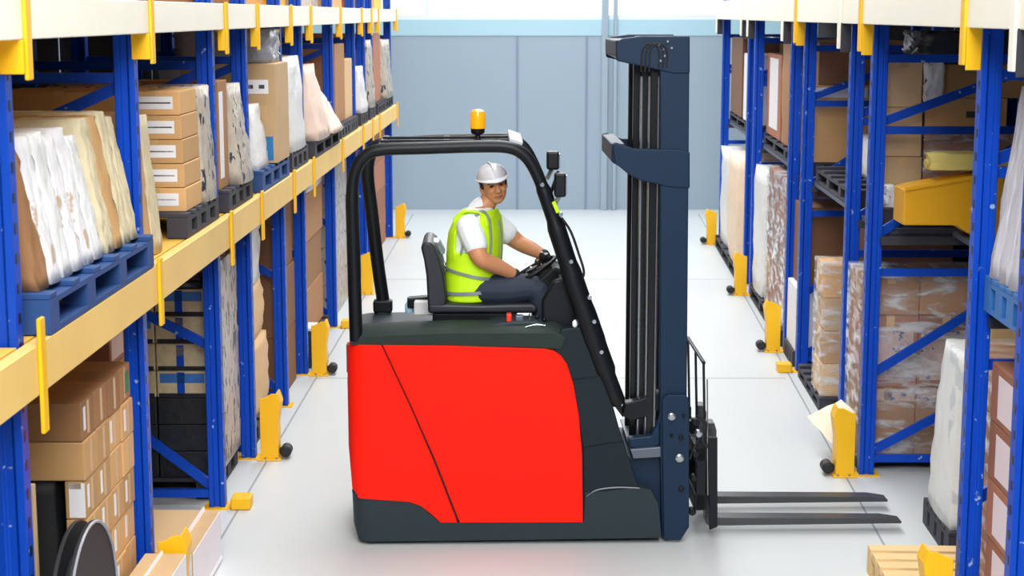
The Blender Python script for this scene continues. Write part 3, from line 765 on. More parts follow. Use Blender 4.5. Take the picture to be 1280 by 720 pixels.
shell('torn_film', 1, 9.90, 9.96, .36, .46, RZ + .72, 2.44, 'torn white film strip hanging before the tan cartons at upper right', WRAPW, 'film', jit=.012)
shell('torn_film', 1, 9.86, 9.97, .13, .34, RZ + .112, RZ + .24, 'crumpled white film at the foot of the pale torn cartons', WRAPW, 'film', jit=.02)
# yellow tipping bin projecting toward the camera
P0 = side(1, 9.6, .5)
tb = thing('tipping_bin', 'mustard yellow metal bin with sloping bottom behind the diagonal brace', 'bin', (P0.x, 9.5, RZ))
xa, xb = Wp(1122, 250, 9.5)[0] - P0.x, Wp(1222, 250, 9.5)[0] - P0.x
MUST = mat('mustard', (232, 170, 12), .5, noise=.08)
MB().prism([(xa, .07), (xa, .27), (xa + .06, .285), (xb, .36), (xb + .1, .36), (xb + .1, .0), (xb - .05, .0), (xa + .30, .07)], -.16, .10).build('body', MUST, tb, bevel=.008)
MB().bar((xa, -.17, .275), (xb + .1, -.17, .37), .012, .02).build('rim', MUST, tb)
MB().box((xb - .03, -.10, .0), (xb + .08, .08, .0008)).build('foot', MUST, tb)
shell('yellow_cloth', 1, 9.40, 9.58, .30, .80, RZ + .372, RZ + .47, 'pale yellow cloth heap on the mustard bin', mat('cloth_yellow', (240, 220, 130), .8, noise=.2, bump=.5), 'cloth', jit=.015)
# level two, posts at 12.66
pallet(1, 12.8, 13.37, .1, 1.0, RZ, 'dark pallet under the tan carton seen between right posts', PALD, .12)
carton(1, 12.8, 13.38, .12, .95, RZ + .12, 2.18, 'tan carton with white tape strip between the paired right posts', 1, labels=(('n', .0, .6, .84, .97, PAPER, 'sticker'),))
carton(1, 12.8, 13.38, .14, .95, 2.182, 2.5, 'dark brown carton above the tan carton between right posts', 3)
pallet(1, 10.75, 12.5, .1, 1.0, RZ, 'dark pallet carrying the white cloth pack on the right shelf', PALD, .12)
shell('wrapped_pack', 1, 11.0, 12.4, .3, .95, RZ + .12, 1.85, 'white cloth pack on the right shelf between the fourth and fifth posts', WRAPW, 'pack', jit=.02, taper=.12)
pallet(1, 13.6, 16.1, .1, 1.0, RZ, 'long dark pallet on the right shelf under the bowed brown carton', PALD, .12)
carton(1, 13.7, 14.9, .12, .95, RZ + .12, 2.5, 'large bowed brown carton hanging over the right shelf near the back', 0, bulge=.05, labels=())
carton(1, 15.0, 16.1, .12, .95, RZ + .12, 2.35, 'white edged brown carton beyond the bowed carton', 4, labels=(('a', .2, .8, .1, .95, PAPER, 'sticker'),))
pallet(1, 17.0, 19.8, .1, 1.0, RZ, 'farthest dark pallet on the right shelf', PALD, .12)
carton(1, 17.1, 18.2, .1, .95, RZ + .12, 2.3, 'white and brown carton on the far right shelf', PAPER)
carton(1, 18.4, 19.7, .1, .95, RZ + .12, 2.45, 'dark brown carton at the end of the far right shelf', 3)


# ------------------------------------------------------------------ forklift
YN, WD = 8.38, .80            # near side plane, body width
YF = YN + WD
FO = (0.0, YN + WD / 2, 0.0)
fk = thing('forklift', 'red and black forklift crossing the aisle with mast and forks pointing right', 'forklift', FO, R(1.0))


def T(pts, Y=YN): return [Wp(u, v, Y) for u, v in pts]


def T3(pts, Y): return [(Wp(u, v, Y)[0], Y, Wp(u, v, Y)[1]) for u, v in pts]


def smoothpts(P, n=6):
    out = []
    m = len(P)
    for i in range(m - 1):
        p0, p1, p2, p3 = [Vector(P[max(0, min(m - 1, i + k))]) for k in (-1, 0, 1, 2)]
        for j in range(n):
            t = j / n
            out.append(.5 * ((2 * p1) + (-p0 + p2) * t + (2 * p0 - 5 * p1 + 4 * p2 - p3) * t * t + (-p0 + 3 * p1 - 3 * p2 + p3) * t ** 3))
    out.append(Vector(P[-1])); return out


def body_round(px, name, m, ins, y0, y1, r, parent, label=None, rounded_u=None, bevel=.012):
    """traced side profile across the truck; the vertical rear corner is rounded in plan"""
    pts = T(px)
    xmin = min(p[0] for p in pts)
    b = MB(FO); rings = []
    N_ = 7
    st = []
    for k in range(N_ + 1):
        a = k / N_ * math.pi / 2
        st.append((y0 + r * (1 - math.sin(a)) if False else y0 + r * (1 - math.cos(math.pi / 2 - a)) * 1.0, r * (1 - math.sin(a))))
    st = [(y0 + r * (1 - math.cos(a)), r * (1 - math.sin(a))) for a in [k / N_ * math.pi / 2 for k in range(N_ + 1)]]
    full = st + [(y1 - (y - y0), d) for y, d in reversed(st)]
    for y, d in full:
        rings.append([(max(x, xmin + d) if x < xmin + r * 1.0 else x, y, z) for x, z in pts])
    b.loft(rings)
    return b.build(name, m, parent, bevel=bevel, label=label)


# dark base body with skirt
sk = [(437, 618), (445, 622), (510, 626), (525, 632), (548, 652), (728, 652), (730, 616), (800, 610), (812, 613), (821, 630), (825, 668), (822, 673), (455, 681), (446, 674), (440, 655)]
body_round([(u, min(v, 676)) for u, v in sk], 'skirt', CHAR, 0, YN - .006, YF + .006, .10, fk)
core = [(436, 424), (648, 422), (648, 492), (742, 492), (760, 540), (786, 612), (800, 650), (442, 650), (437, 560)]
body_round(core, 'chassis', CHAR, 0, YN + .012, YF - .012, .10, fk)
fr = [(728, 653), (727, 560), (716, 490), (704, 452), (690, 438), (700, 412), (735, 408), (742, 428), (757, 480), (775, 545), (798, 612), (798, 620), (731, 618)]
for ya, yb in ((YN + .002, YN + .07), (YF - .07, YF - .002)):
    MB(FO).prism(T(fr), ya, yb).build('front_panel', FRONTM, fk, bevel=.015)
MB(FO).prism(T([(724, 412), (735, 408), (742, 428), (757, 480), (775, 545), (798, 612), (784, 612), (762, 545), (745, 480), (730, 428)]), YN + .07, YF - .07).build('front_cover', FRONTM, fk, bevel=.006)
# panel lines of the front cover
for ln in ([(714, 475), (753, 470)], [(726, 560), (778, 552)]):
    pl = T3(ln, YN + .001); MB(FO).tube(pl, .0022, 5).build('panel_seam', CHAR2, fk)
pl = smoothpts([(p[0], p[1], p[2]) for p in T3([(731, 621), (745, 613), (770, 610), (798, 611)], YN - .003)]); MB(FO).tube(pl, .004, 6).build('step_edge', mat('edge_grey', (120, 128, 134), .4), fk, label='light grey step edge')
# red counterweight and red battery door
cw = [(432, 434), (436, 430), (475, 430.3), (510, 505), (540, 575), (570, 652), (549, 652), (536, 640), (524, 631), (510, 626), (446, 622), (438, 612), (433, 560), (431, 480)]
body_round(cw, 'counterweight', RED, 0, YN - .014, YF + .014, .11, fk, label='red rear counterweight', bevel=.006)
dr_ = [(477, 430.3), (560, 431.5), (678, 435.5), (690, 438), (699, 444), (707, 455), (715, 480), (722, 520), (726, 570), (727, 653), (573, 652.5), (543, 575), (512, 505)]
for ya, yb in ((YN - .014, YN + .03), (YF - .03, YF + .014)):
    MB(FO).prism(T(dr_), ya, yb).build('side_panel', RED, fk, bevel=.006, label='red side panel')
MB(FO).box((Wp(431, 470, YN)[0] - .004, YN + .10, Wp(431, 470, YN)[1]), (Wp(431, 470, YN)[0] + .02, YN + .17, Wp(431, 435, YN)[1])).build('tail_light', mat('lens_dark_red', (120, 8, 14), .2), fk)
# hood: shouldered top cover, crowned between the two sides
def hoodring(px_, y, dz): return [(x, y, z + (dz if 1 <= i <= 5 else 0)) for i, (x, z) in enumerate(T(px_))]
hood1 = [(436, 431), (437, 424), (453, 417), (560, 413), (610, 413), (648, 413), (648, 434)]
hood2 = [(646, 434), (646, 420), (646, 413), (670, 413), (692, 413), (706, 420), (700, 437)]
prof_ = [(YN - .004, -.012), (YN + .02, .006), (YN + .07, .026), (YN + .14, .030), (YN + .19, -.03)]
MB(FO).loft([hoodring(hood1, y, d) for y, d in prof_ + [(YF - .09, -.045), (YF, -.06)]]).build('hood', HOODM, fk, bevel=.004)
MB(FO).loft([hoodring(hood2, y, d) for y, d in prof_]).build('hood_extension', HOODM, fk, bevel=.004)
# right of hood: armrest console with levers
cs = [(604, 412), (612, 402), (640, 399), (668, 399), (690, 406), (705, 416), (705, 422), (604, 420)]
MB(FO).prism(T(cs, YN + .12), YN + .05, YN + .24).build('console', CHAR, fk, bevel=.015)
x, z = Wp(635, 397, YN + .10); MB(FO).box((x - .014, YN + .07, z - .02), (x + .014, YN + .13, z + .022)).build('emergency_switch', mat('switch_red', (240, 50, 20), .3), fk, bevel=.006)
x, z = Wp(648, 398, YN + .10); MB(FO).box((x - .02, YN + .08, z - .02), (x + .02, YN + .14, z + .016)).build('control_pad', mat('pad_grey', (90, 100, 116), .3), fk, bevel=.006)
for i, (u, v) in enumerate(((660, 397), (668, 400), (677, 403))):
    p = T3([(u, v + 6), (u + 2, v - 3)], YN + .09); MB(FO).tube(p, .006, 8).build('lever', STEEL, fk)
    MB(FO).ball(p[1], .012, 10).build('lever_knob', STEEL if i == 0 else CHAR2, fk, smooth=True)
p = smoothpts(T3([(655, 409), (668, 406), (680, 407)], YN + .03)); MB(FO).tube(p, .004, 8).build('latch', STEEL, fk)
x, z = Wp(717, 405, YN + .02); MB(FO).ball((x, YN + .02, z), (.014, .012, .022), 12).build('side_lamp', WHITEP, fk, smooth=True)
# overhead guard
CY0, CY1 = YN + .03, YF - .03
near = T3([(444, 425), (442, 360), (440, 290), (439, 240), (443, 213), (455, 195), (475, 187), (530, 185), (600, 183), (632, 184), (650, 191), (664, 207), (678, 238), (694, 285), (712, 340), (730, 392), (744, 432), (758, 470), (772, 506)], CY0)
rs = [.041] * 3 + [.038] * 9 + [.046, .058, .066, .070, .066, .052, .038]
sp = smoothpts(near, 5)
rr2 = [rs[min(len(rs) - 1, i // 5)] for i in range(len(sp))]
MB(FO).tube(sp, .034, 14, rs=[r_ * .92 for r_ in rr2], flat=.9).build('guard_frame', CHAR2, fk, smooth=True)
# far side frame with its own forward leaning rear pillar
zt = Wp(475, 190, CY0)[1]
fp = T3([(481, 378), (474, 330), (467, 270), (461, 215), (466, 190), (480, 180)], CY1)
far_ = fp + T3([(530, 174), (600, 172), (636, 172), (652, 178), (664, 192), (680, 228), (697, 280), (712, 330), (728, 385), (735, 415)], CY1)
far_[-1] = far_[-1]
sp2 = smoothpts([(p[0] - (.0 if i < 6 else .0), p[1], p[2]) for i, p in enumerate(far_)], 5)
MB(FO).tube(sp2, .034, 14, rs=[.040] * 26 + [.026] * (len(sp2) - 26), flat=.9).build('guard_frame', CHAR2, fk, smooth=True)
x, _, z = fp[0]; MB(FO).box((x - .055, CY1 - .05, z - .05), (x + .05, CY1 + .03, z + .02)).build('pillar_foot', CHAR2, fk, bevel=.012)
# bracket from far pillar foot down to the chassis
MB(FO).box((x - .05, CY1 - .02, Wp(470, 424, YN)[1] - .09), (x - .03, CY1, z - .03)).build('pillar_bracket', CHAR2, fk, bevel=.01)
# roof bars across and along
for u in (474, 556, 632):
    a = T3([(u, 184)], CY0)[0]; c = (a[0] - .01 + 0, CY1, a[2] + .002)
    MB(FO).bar(a, c, .03, .012, up=(0, 0, 1)).build('roof_bar', CHAR2, fk)
for q in (.33, .66):
    a = T3([(470, 184)], CY0)[0]; c = T3([(640, 183)], CY0)[0]
    MB(FO).bar((a[0], CY0 + q * (CY1 - CY0), a[2] + .012), (c[0], CY0 + q * (CY1 - CY0), c[2] + .012), .02, .014).build('roof_bar', CHAR2, fk)
a = T3([(640, 181)], CY0)[0]
MB(FO).box((a[0] - .02, CY0 + .06, a[2] + .002), (a[0] + .05, CY1 - .06, a[2] + .02), Matrix.Rotation(R(18), 3, 'Y')).build('roof_highlight', mat('highlight_pale', (200, 206, 214), .3), fk, bevel=.004, label='pale plate painted as the front roof highlight')  # pale colour stands in for the white highlight at the roof front
# beacon
x, z = Wp(597, 181, YN + .33); zb = z + .0
bc = MB(FO).lathe((x, YN + .33, zb), [(.035, 0), (.035, .012), (.016, .02), (.014, .05), (.028, .055), (.036, .065), (.036, .085)], 'Z', 20).build('beacon_base', CHAR2, fk, smooth=True)
MB(FO).lathe((x, YN + .33, zb + .085), [(.038, 0), (.040, .01), (.039, .07), (.034, .088), (.018, .098), (.002, .10)], 'Z', 24).build('beacon_lens', AMB, bc, smooth=True, label='amber beacon lens')
# work lights on the pillar
for i, (u0, v0, u1, v1, yy) in enumerate(((682, 189, 698, 212, CY0 + .12), (691, 216, 706, 246, CY0 - .01))):
    (xa, za), (xb, zb2) = Wp(u0, v1, yy), Wp(u1, v0, yy)
    wl = MB(FO).box((xa, yy - .035, za), (xb, yy + .035, zb2)).build('work_light', CHAR2, fk, bevel=.012)
    MB(FO).box((xb - .003, yy - .028, za + .012), (xb + .004, yy + .028, zb2 - .012)).build('lens', STEEL, wl)
    MB(FO).bar(((xa + xb) / 2, yy, za + .01), ((xa + xb) / 2 - .03, yy + .01, za - .05), .02, .02).build('bracket', STEEL, fk, bevel=.003)
p = T3([(684, 250), (697, 214)], CY0 + .05); MB(FO).tube(p, .009, 8).build('light_arm', CHAR2, fk)
p = T3([(690, 252), (696, 266)], CY0 - .03); MB(FO).bar(p[0], p[1], .024, .02).build('reflector_tab', VEST, fk, bevel=.004, label='lime green tab')
p = smoothpts(T3([(700, 272), (712, 290), (722, 318), (728, 338), (726, 348), (716, 352), (706, 346)], CY0 - .02), 5); MB(FO).tube(p, .0065, 8).build('cable', BLK, fk, smooth=True)
for (u, v) in ((676, 231), (699, 268), (712, 327), (735, 372), (741, 402), (750, 440)):
    x, z = Wp(u, v, CY0 - .05); MB(FO).lathe((x, CY0 - .058, z), [(.010, -.008), (.012, .0), (.012, .01)], 'Y', 10).build('bolt', STEEL, fk)
# A pillar foot running down to the mast base
ap = [(716, 350), (733, 362), (745, 420), (762, 470), (776, 508), (778, 524), (764, 505), (744, 455), (728, 425), (722, 400)]
MB(FO).prism(T(ap), YN + .0, YN + .10).build('pillar_brace', CHAR2, fk, bevel=.008)
hp = smoothpts(T3([(738, 388), (752, 425), (768, 470), (778, 500)], YN + .05), 5); MB(FO).tube(hp, .005, 6).build('grab_rail', STEEL, fk, smooth=True)
# dashboard and steering column
db = [(664, 352), (676, 342), (690, 330), (704, 336), (722, 376), (700, 372), (676, 356)]
MB(FO).prism(T(db, YN + .35), YN + .27, YN + .57).build('dashboard', CHAR2, fk, bevel=.02)
for ya, yb in ((YN + .10, YN + .17), (YF - .17, YF - .10)):
    MB(FO).prism(T([(676, 372), (690, 348), (705, 343), (738, 414), (676, 416)], YN + .2), ya, yb).build('dashboard_cheek', CHAR2, fk, bevel=.015)
MB(FO).prism(T([(697, 346), (706, 343), (740, 414), (726, 416)], YN + .2), YN + .17, YF - .17).build('dashboard_front', CHAR2, fk, bevel=.006)
# steering wheel
WY = YN + .40
WC = Vector((Wp(666, 338, WY)[0], WY, Wp(666, 338, WY)[1])); WA = R(30); WR = .135
wd_ = Vector((math.cos(WA), 0, math.sin(WA)))
def rim(a): return WC + wd_ * math.cos(a) * WR + Vector((0, 1, 0)) * math.sin(a) * WR
sw = MB(FO).tube([rim(2 * math.pi * k / 36) for k in range(36)], .011, 10, closed=True).build('steering_wheel', CHAR2, fk, smooth=True)
for a in (R(90), R(210), R(330)): MB(FO).bar(rim(a), WC, .022, .008).build('spoke', STEEL, sw)
wn = Vector((-math.sin(WA), 0, math.cos(WA)))
MB(FO).tube([WC + wn * .012, WC - wn * .02, WC - wn * .16], .02, 12, rs=[.035, .035, .02]).build('steering_column', CHAR2, fk, smooth=True)
# seat
SY0, SY1 = YN + .20, YN + .62
sb_ = [(525, 309), (529, 303), (536, 302), (543, 308), (549, 325), (554, 345), (558, 372), (556, 384), (534, 384), (532, 345), (529, 325)]
MB(FO).prism(T(sb_, SY0), SY0, SY1).build('seat_back', SEATM, fk, bevel=.03, segs=4)
MB(FO).prism(T([(540, 302), (548, 303), (556, 318), (550, 320)], SY0 + .1), SY0 + .14, SY1 - .14).build('seat_handle', STEEL, fk, bevel=.006)
MB(FO).prism(T([(534, 379), (600, 381), (664, 380), (672, 384), (670, 392), (534, 392)], SY0), SY0, SY1).build('seat_cushion', SEATM, fk, bevel=.022, segs=4)
MB(FO).prism(T([(540, 391), (646, 391), (646, 414), (540, 414)], SY0 + .03), SY0 + .03, SY1 - .03).build('seat_base', CHAR2, fk, bevel=.01)
MB(FO).prism(T([(511, 369), (536, 367), (536, 382), (511, 381)], SY1), SY1 - .10, SY1 - .02).build('armrest', CHAR2, fk, bevel=.008)
# mast: near and far outer channels, inner rails, crossmembers
MY0, MY1 = YN + .03, YF - .05
for yy0, yy1 in ((MY0, MY0 + .07), (MY1 - .07, MY1)):
    P = [Wp(u, v, MY0) for u, v in ((824, 47), (861, 47), (861, 662), (848, 674), (826, 672), (824, 560))]
    P[0] = (P[0][0], P[0][1]); P = [(P[0][0] + .0, P[0][1]), P[1], (Wp(861, 660, MY0)[0] - .02, P[2][1]), (P[3][0], P[3][1]), P[4], (P[5][0] - .0, P[5][1])]
    MB(FO).prism(P, yy0, yy1).build('mast_channel', MASTM, fk, bevel=.006)
x0, _ = Wp(824, 300, MY0); x1, _ = Wp(858, 300, MY0)
for i, (u, wdt, y) in enumerate(((793, .018, MY0 + .20), (803, .020, MY0 + .17), (815, .022, MY0 + .09), (788, .016, MY1 - .20), (798, .018, MY1 - .15), (812, .02, MY1 - .09))):
    xx = Wp(u, 300, y)[0]; zt2 = Wp(800, 78, MY0)[1]; zb3 = .32
    MB(FO).box((xx - wdt, y - .02, zb3), (xx + wdt, y + .02, zt2)).build('mast_rail', MASTD, fk, bevel=.004)
for u, y in ((799, MY0 + .14), (809, MY0 + .12)):
    xx = Wp(u, 300, y)[0]; MB(FO).lathe((xx, y, .35), [(.010, 0), (.010, 2.05)], 'Z', 12).build('lift_cylinder', STEEL, fk, smooth=True)
xx = Wp(820, 300, MY0 + .06)[0]; MB(FO).lathe((xx, MY0 + .06, .5), [(.006, 0), (.006, 1.9)], 'Z', 8).build('chain', STEEL, fk)
# top and middle crossmembers: arms from each channel back to a bar on the cab side
def crossmember(side_px, name):
    prof = T(side_px, MY0)
    for yy0, yy1 in ((MY0 - .008, MY0 + .03), (MY1 - .03, MY1 + .008)):
        MB(FO).prism(prof, yy0, yy1).build(name, MASTM, fk, bevel=.008)
crossmember([(768, 56), (776, 48), (800, 45), (861, 45), (861, 92), (840, 92), (815, 86), (786, 80), (769, 76)], 'mast_crossmember')
crossmember([(763, 180), (768, 178), (790, 186), (848, 187), (861, 190), (861, 236), (835, 234), (800, 226), (784, 218), (767, 204)], 'mast_crossmember')
for (u0, v0, u1, v1) in ((768, 50, 790, 76), (763, 180, 781, 208)):
    (xa, za), (xb, zb2) = Wp(u0, v1, MY0), Wp(u1, v0, MY0)
    MB(FO).prism([(xa, za + .02), (xa, zb2), (xb, zb2 - .0), (xb, za - .02)], MY0, MY1).build('mast_crossmember', MASTM, fk, bevel=.01)
(xa, za) = Wp(800, 92, MY0); (xb, zb2) = Wp(858, 48, MY0)
MB(FO).box((xb - .05, MY0, za), (xb, MY1, zb2)).build('mast_crossmember', MASTM, fk, bevel=.006)
(xa, za) = Wp(800, 640, MY0); MB(FO).box((xb - .06, MY0, .16), (xb, MY1, .30)).build('mast_crossmember', MASTM, fk, bevel=.006)
for u, y in ((800, MY0 + .17), (812, MY0 + .05)):
    xx, zz = Wp(u, 52, MY0); MB(FO).lathe((xx, y, zz - .01), [(.03, -.02), (.036, -.015), (.036, .015), (.03, .02)], 'Y', 20).build('chain_sheave', CHAR2, fk, smooth=True)
for u, v in ((822, 56), (827, 62), (833, 52), (838, 60), (829, 70), (824, 76)):
    xx, zz = Wp(u, v, MY0); MB(FO).lathe((xx, MY0 - .012, zz), [(.006, -.004), (.008, .0), (.008, .006)], 'Y', 8).build('bolt', STEEL, fk)
for du in (0, 5, 10):
    p = smoothpts(T3([(800 + du, 90), (802 + du, 62), (812 + du, 54), (822 + du, 62), (822 + du, 84)], MY0 - .014), 5)
    MB(FO).tube(p, .004, 8).build('mast_hose', BLK, fk, smooth=True)
# lower mast bracket with pins
(xa, za) = Wp(828, 660, MY0); (xb, zb2) = Wp(858, 495, MY0)
lp = T([(826, 500), (832, 494), (856, 494), (860, 500), (860, 660), (849, 676), (828, 674)], MY0 - .02)
MB(FO).prism(lp, MY0 - .03, MY0 - .005).build('mast_plate', MASTM, fk, bevel=.006)
for u, v, r_ in ((838, 521, .020), (850, 548, .012), (848, 573, .022), (850, 612, .014), (838, 545, .008), (853, 520, .008)):
    xx, zz = Wp(u, v, MY0 - .03); MB(FO).lathe((xx, MY0 - .034, zz), [(r_ * .6, -.014), (r_, -.010), (r_, .01)], 'Y', 16).build('mast_pin', STEEL if r_ > .018 else CHAR2, fk)
# tilt arm, drive hub and axle behind the mast
MB(FO).prism(T([(776, 520), (780, 505), (800, 500), (824, 490), (826, 512), (806, 522), (788, 528)], YN + .1), YN + .10, YN + .18).build('tilt_bracket', CHAR2, fk, bevel=.008)
MB(FO).prism(T([(783, 548), (812, 545), (824, 522), (824, 556), (812, 563), (786, 560)], YN + .06), YN + .05, YN + .11).build('tilt_cylinder', MASTM, fk, bevel=.01)
MB(FO).prism(T([(786, 562), (825, 559), (825, 572), (790, 574)], YN + .04), YN + .03, YF - .1).build('axle_beam', mat('axle_grey', (96, 104, 116), .4, metal=.4), fk, bevel=.006)
MB(FO).prism(T([(776, 572), (830, 570), (830, 655), (800, 655)], YN + .08), YN + .08, YF - .08).build('mast_base', MASTM, fk, bevel=.01)
for yy in (YN + .10, YF - .24):
    xx = Wp(770, 600, yy)[0]
    wl = MB(FO).lathe((xx, yy, .20), [(.10, 0), (.19, .01), (.2, .03), (.2, .11), (.19, .13), (.10, .14)], 'Y', 32).build('wheel', BLK, fk, smooth=True)
    MB(FO).lathe((xx, yy - .004, .20), [(.02, -.01), (.09, 0), (.10, .02)], 'Y', 20).build('hub', STEEL, wl, smooth=True)
xx = Wp(500, 600, YN)[0]
MB(FO).lathe((xx, YN + WD / 2 - .08, .15), [(.08, 0), (.145, .01), (.15, .03), (.15, .13), (.145, .15), (.08, .16)], 'Y', 32).build('wheel', BLK, fk, smooth=True)
# carriage and load guard
def CX(u, v=600): return Wp(u, v, YN + .1)[0]
CA, CB = YN + .05, YF - .05
for z0, z1 in ((.16, .25), (.42, .50)):
    MB(FO).box((CX(866), CA, z0), (CX(882), CB, z1)).build('carriage_bar', CHAR2, fk, bevel=.006)
for y in (CA, (CA + CB) / 2 - .03, CB - .06):
    MB(FO).box((CX(868), y, .16), (CX(880), y + .05, .56)).build('carriage_plate', CHAR2, fk, bevel=.004)
for u, v in ((868, 528), (872, 543), (868, 568), (864, 640), (866, 598)):
    xx, zz = Wp(u, v, CA); MB(FO).lathe((xx, CA - .012, zz), [(.014, -.012), (.02, -.006), (.02, .03)], 'Y', 14).build('carriage_roller', CHAR2 if v != 543 else STEEL, fk, smooth=True)
p = smoothpts(T3([(870, 520), (880, 530), (877, 552), (884, 560)], CA - .01), 5); MB(FO).tube(p, .008, 8).build('hose', BLK, fk, smooth=True)
p = smoothpts(T3([(862, 545), (872, 548), (866, 562), (861, 575)], CA - .01), 5); MB(FO).tube(p, .006, 8).build('hose', BLK, fk, smooth=True)
# load backrest: upright bars
hz = Wp(878, 455, CA)[1]
for k in range(3):
    y = CA + .02 + k * (CB - CA - .04) / 2
    MB(FO).bar((CX(879), y, .45), (CX(875), y, hz - (.0 if k else .0)), .012, .014).build('backrest_bar', CHAR2, fk)
MB(FO).tube([(CX(875), CA + .01, hz), (CX(875), CB - .01, hz)], .010, 8).build('backrest_bar', CHAR2, fk)
p = T3([(883, 475), (884, 620)], CA - .005); MB(FO).tube(p, .004, 6).build('backrest_bar', STEEL, fk)
# forks
def fork(y, tip_u, name='fork'):
    xs0 = CX(884); xs1 = CX(896); xt = Wp(tip_u, 660 if tip_u > 1115 else 640, y)[0]
    prof = [(xs0, .60), (xs1 - .012, .60), (xs1, .56), (xs1, .088), (xt - .10, .078), (xt, .062), (xt, .050), (xs1 - .02, .043), (xs0 + .012, .047), (xs0, .062)]
    MB(FO).prism(prof, y, y + .10).build(name, FORKM, fk, bevel=.004)
fork(YN + .16, 1128); fork(YF - .24, 1112)
MB(FO).prism(T([(884, 548), (896, 548), (896, 660), (886, 664)], CA - .01), CA - .012, CA + .02).build('carriage_plate', CHAR2, fk, bevel=.004)

# white bag and bottle on the far side of the hood
hz0 = Wp(560, 413, YN)[1] - .036
x, z = Wp(524, 405, YF - .26)
bt = thing('spray_bottle', 'small white bottle with blue cap on the hood behind the seat', 'bottle', (Wp(512, 400, YF - .25)[0], YF - .25, hz0 + .032))
MB().lathe((0, 0, 0), [(.022, 0), (.024, .005), (.024, .045), (.012, .06), (.010, .066)], 'Z', 16).build('body', mat('bottle_blue_white', (170, 205, 232), .3), bt, smooth=True)
MB().lathe((0, 0, .066), [(.012, 0), (.012, .016)], 'Z', 14).build('cap', mat('cap_blue', (60, 130, 210), .4), bt)
bx = MB().box((-.055, -.05, 0), (.055, .05, .075)).build('white_box', WHITEP, None, bevel=.008)
bx.location = (Wp(531, 400, YF - .30)[0], YF - .30, hz0 + .032); tag(bx, 'small white box on the hood behind the seat, right of the bottle', 'box')

# ------------------------------------------------------------------ driver
PY = YN + .41
def Pp(u, v, dy=0): x, z = Wp(u, v, PY + dy); return Vector((x, PY + dy, z))
po = Pp(596, 376); PO = (po.x, po.y, po.z)
pe = thing('person', 'person in white helmet and lime vest driving the forklift, face turned to the camera', 'person', PO)
TY = R(14)
FW = Vector((math.cos(TY), -math.sin(TY), 0)); LT = Vector((math.sin(TY), math.cos(TY), 0))   # LT: away from camera
# torso stations: picture u centre, v, half thickness front-back, half width
TS = [(590, 372, .115, .165), (592, 360, .125, .165), (592, 344, .128, .160), (593, 325, .126, .160), (594, 305, .124, .168), (595, 288, .118, .178), (597, 274, .100, .170), (599, 264, .080, .125), (602, 257, .058, .070)]
TCEN = [Pp(u, v) for u, v, _, _ in TS]


def tstat(t):
    i = min(int(t), len(TS) - 2); f = t - i
    c = TCEN[i].lerp(TCEN[i + 1], f); rx = TS[i][2] * (1 - f) + TS[i + 1][2] * f; ry = TS[i][3] * (1 - f) + TS[i + 1][3] * f
    return c, rx, ry


def tring(t, off=0, n=40, tilt=0):
    c, rx, ry = tstat(t); out = []
    for k in range(n):
        a = 2 * math.pi * k / n
        ca, sa = math.cos(a), math.sin(a)
        e = .85
        px_ = math.copysign(abs(ca) ** e, ca) * (rx + off); py_ = math.copysign(abs(sa) ** e, sa) * (ry + off)
        out.append(c + FW * px_ + LT * py_ + Vector((0, 0, tilt * px_)))
    return out


HC = Pp(617, 231)                        # head centre
HF = Vector((.22, -.95, -.04)).normalized()    # face direction
HR = Vector((0, 0, 1)).cross(HF).normalized(); HU = HF.cross(HR).normalized()
if HU.z < 0: HU = -HU
HM = Matrix((HR, -HF, HU)).transposed()    # local x right, -y face, z up
HM = Matrix.Rotation(R(11), 3, HF) @ HM; HK = .90
def hp_(x, y, z): return HC + HM @ Vector((x, y, z)) * HK


def limb(b, pts, rads, n=14):
    b.tube([tuple(p) for p in smoothpts(pts, 5)], .03, n, rs=[max(.004, v.x) for v in smoothpts([Vector((r_, 0, 0)) for r_ in rads], 5)])
    b.ball(pts[0], rads[0], n); b.ball(pts[-1], rads[-1], n)


SHN = tstat(5.6)[0] - LT * .155; SHF = tstat(5.6)[0] + LT * .155 + FW * .03
ELN = Pp(601, 323, -.20); WRN = Pp(643, 343, -.10)
ELF = Pp(648, 303, .17); WRF = Pp(680, 319, .08)
GN = rim(R(205)); GF = rim(R(60))
b = MB(PO)
b.loft([tring(t, -.012) for t in (0, 1, 2, 3, 4, 5, 6, 7, 8)])
limb(b, [tstat(7.0)[0], Pp(607, 256, -.0), hp_(0, .02, -.05)], [.058, .050, .047])
# head: cranium, face, jaw, nose, brow, ears, lips
b.ball(hp_(0, .012, .03), tuple(q * HK for q in (.076, .092, .085)), 20, HM)
b.ball(hp_(0, -.018, -.028), tuple(q * HK for q in (.066, .072, .082)), 20, HM)
b.ball(hp_(0, -.050, -.078), tuple(q * HK for q in (.036, .032, .028)), 14, HM)
b.ball(hp_(0, -.040, -.060), tuple(q * HK for q in (.052, .04, .036)), 14, HM)
b.tube([tuple(hp_(0, -.083, .018)), tuple(hp_(0, -.096, -.006)), tuple(hp_(0, -.108, -.024)), tuple(hp_(0, -.088, -.034))], .01, 10, rs=[.008, .010, .015, .010])
for sx in (-1, 1):
    b.ball(hp_(sx * .013, -.092, -.027), .010, 10)
    b.ball(hp_(sx * .034, -.070, -.022), tuple(q * HK for q in (.022, .018, .018)), 10, HM)
    b.ball(hp_(sx * .028, -.080, .024), tuple(q * HK for q in (.022, .010, .008)), 10, HM)
    b.ball(hp_(sx * .075, .012, -.012), tuple(q * HK for q in (.009, .018, .030)), 12, HM)
b.ball(hp_(0, -.086, -.052), tuple(q * HK for q in (.022, .011, .006)), 10, HM); b.ball(hp_(0, -.084, -.062), tuple(q * HK for q in (.019, .011, .007)), 10, HM)
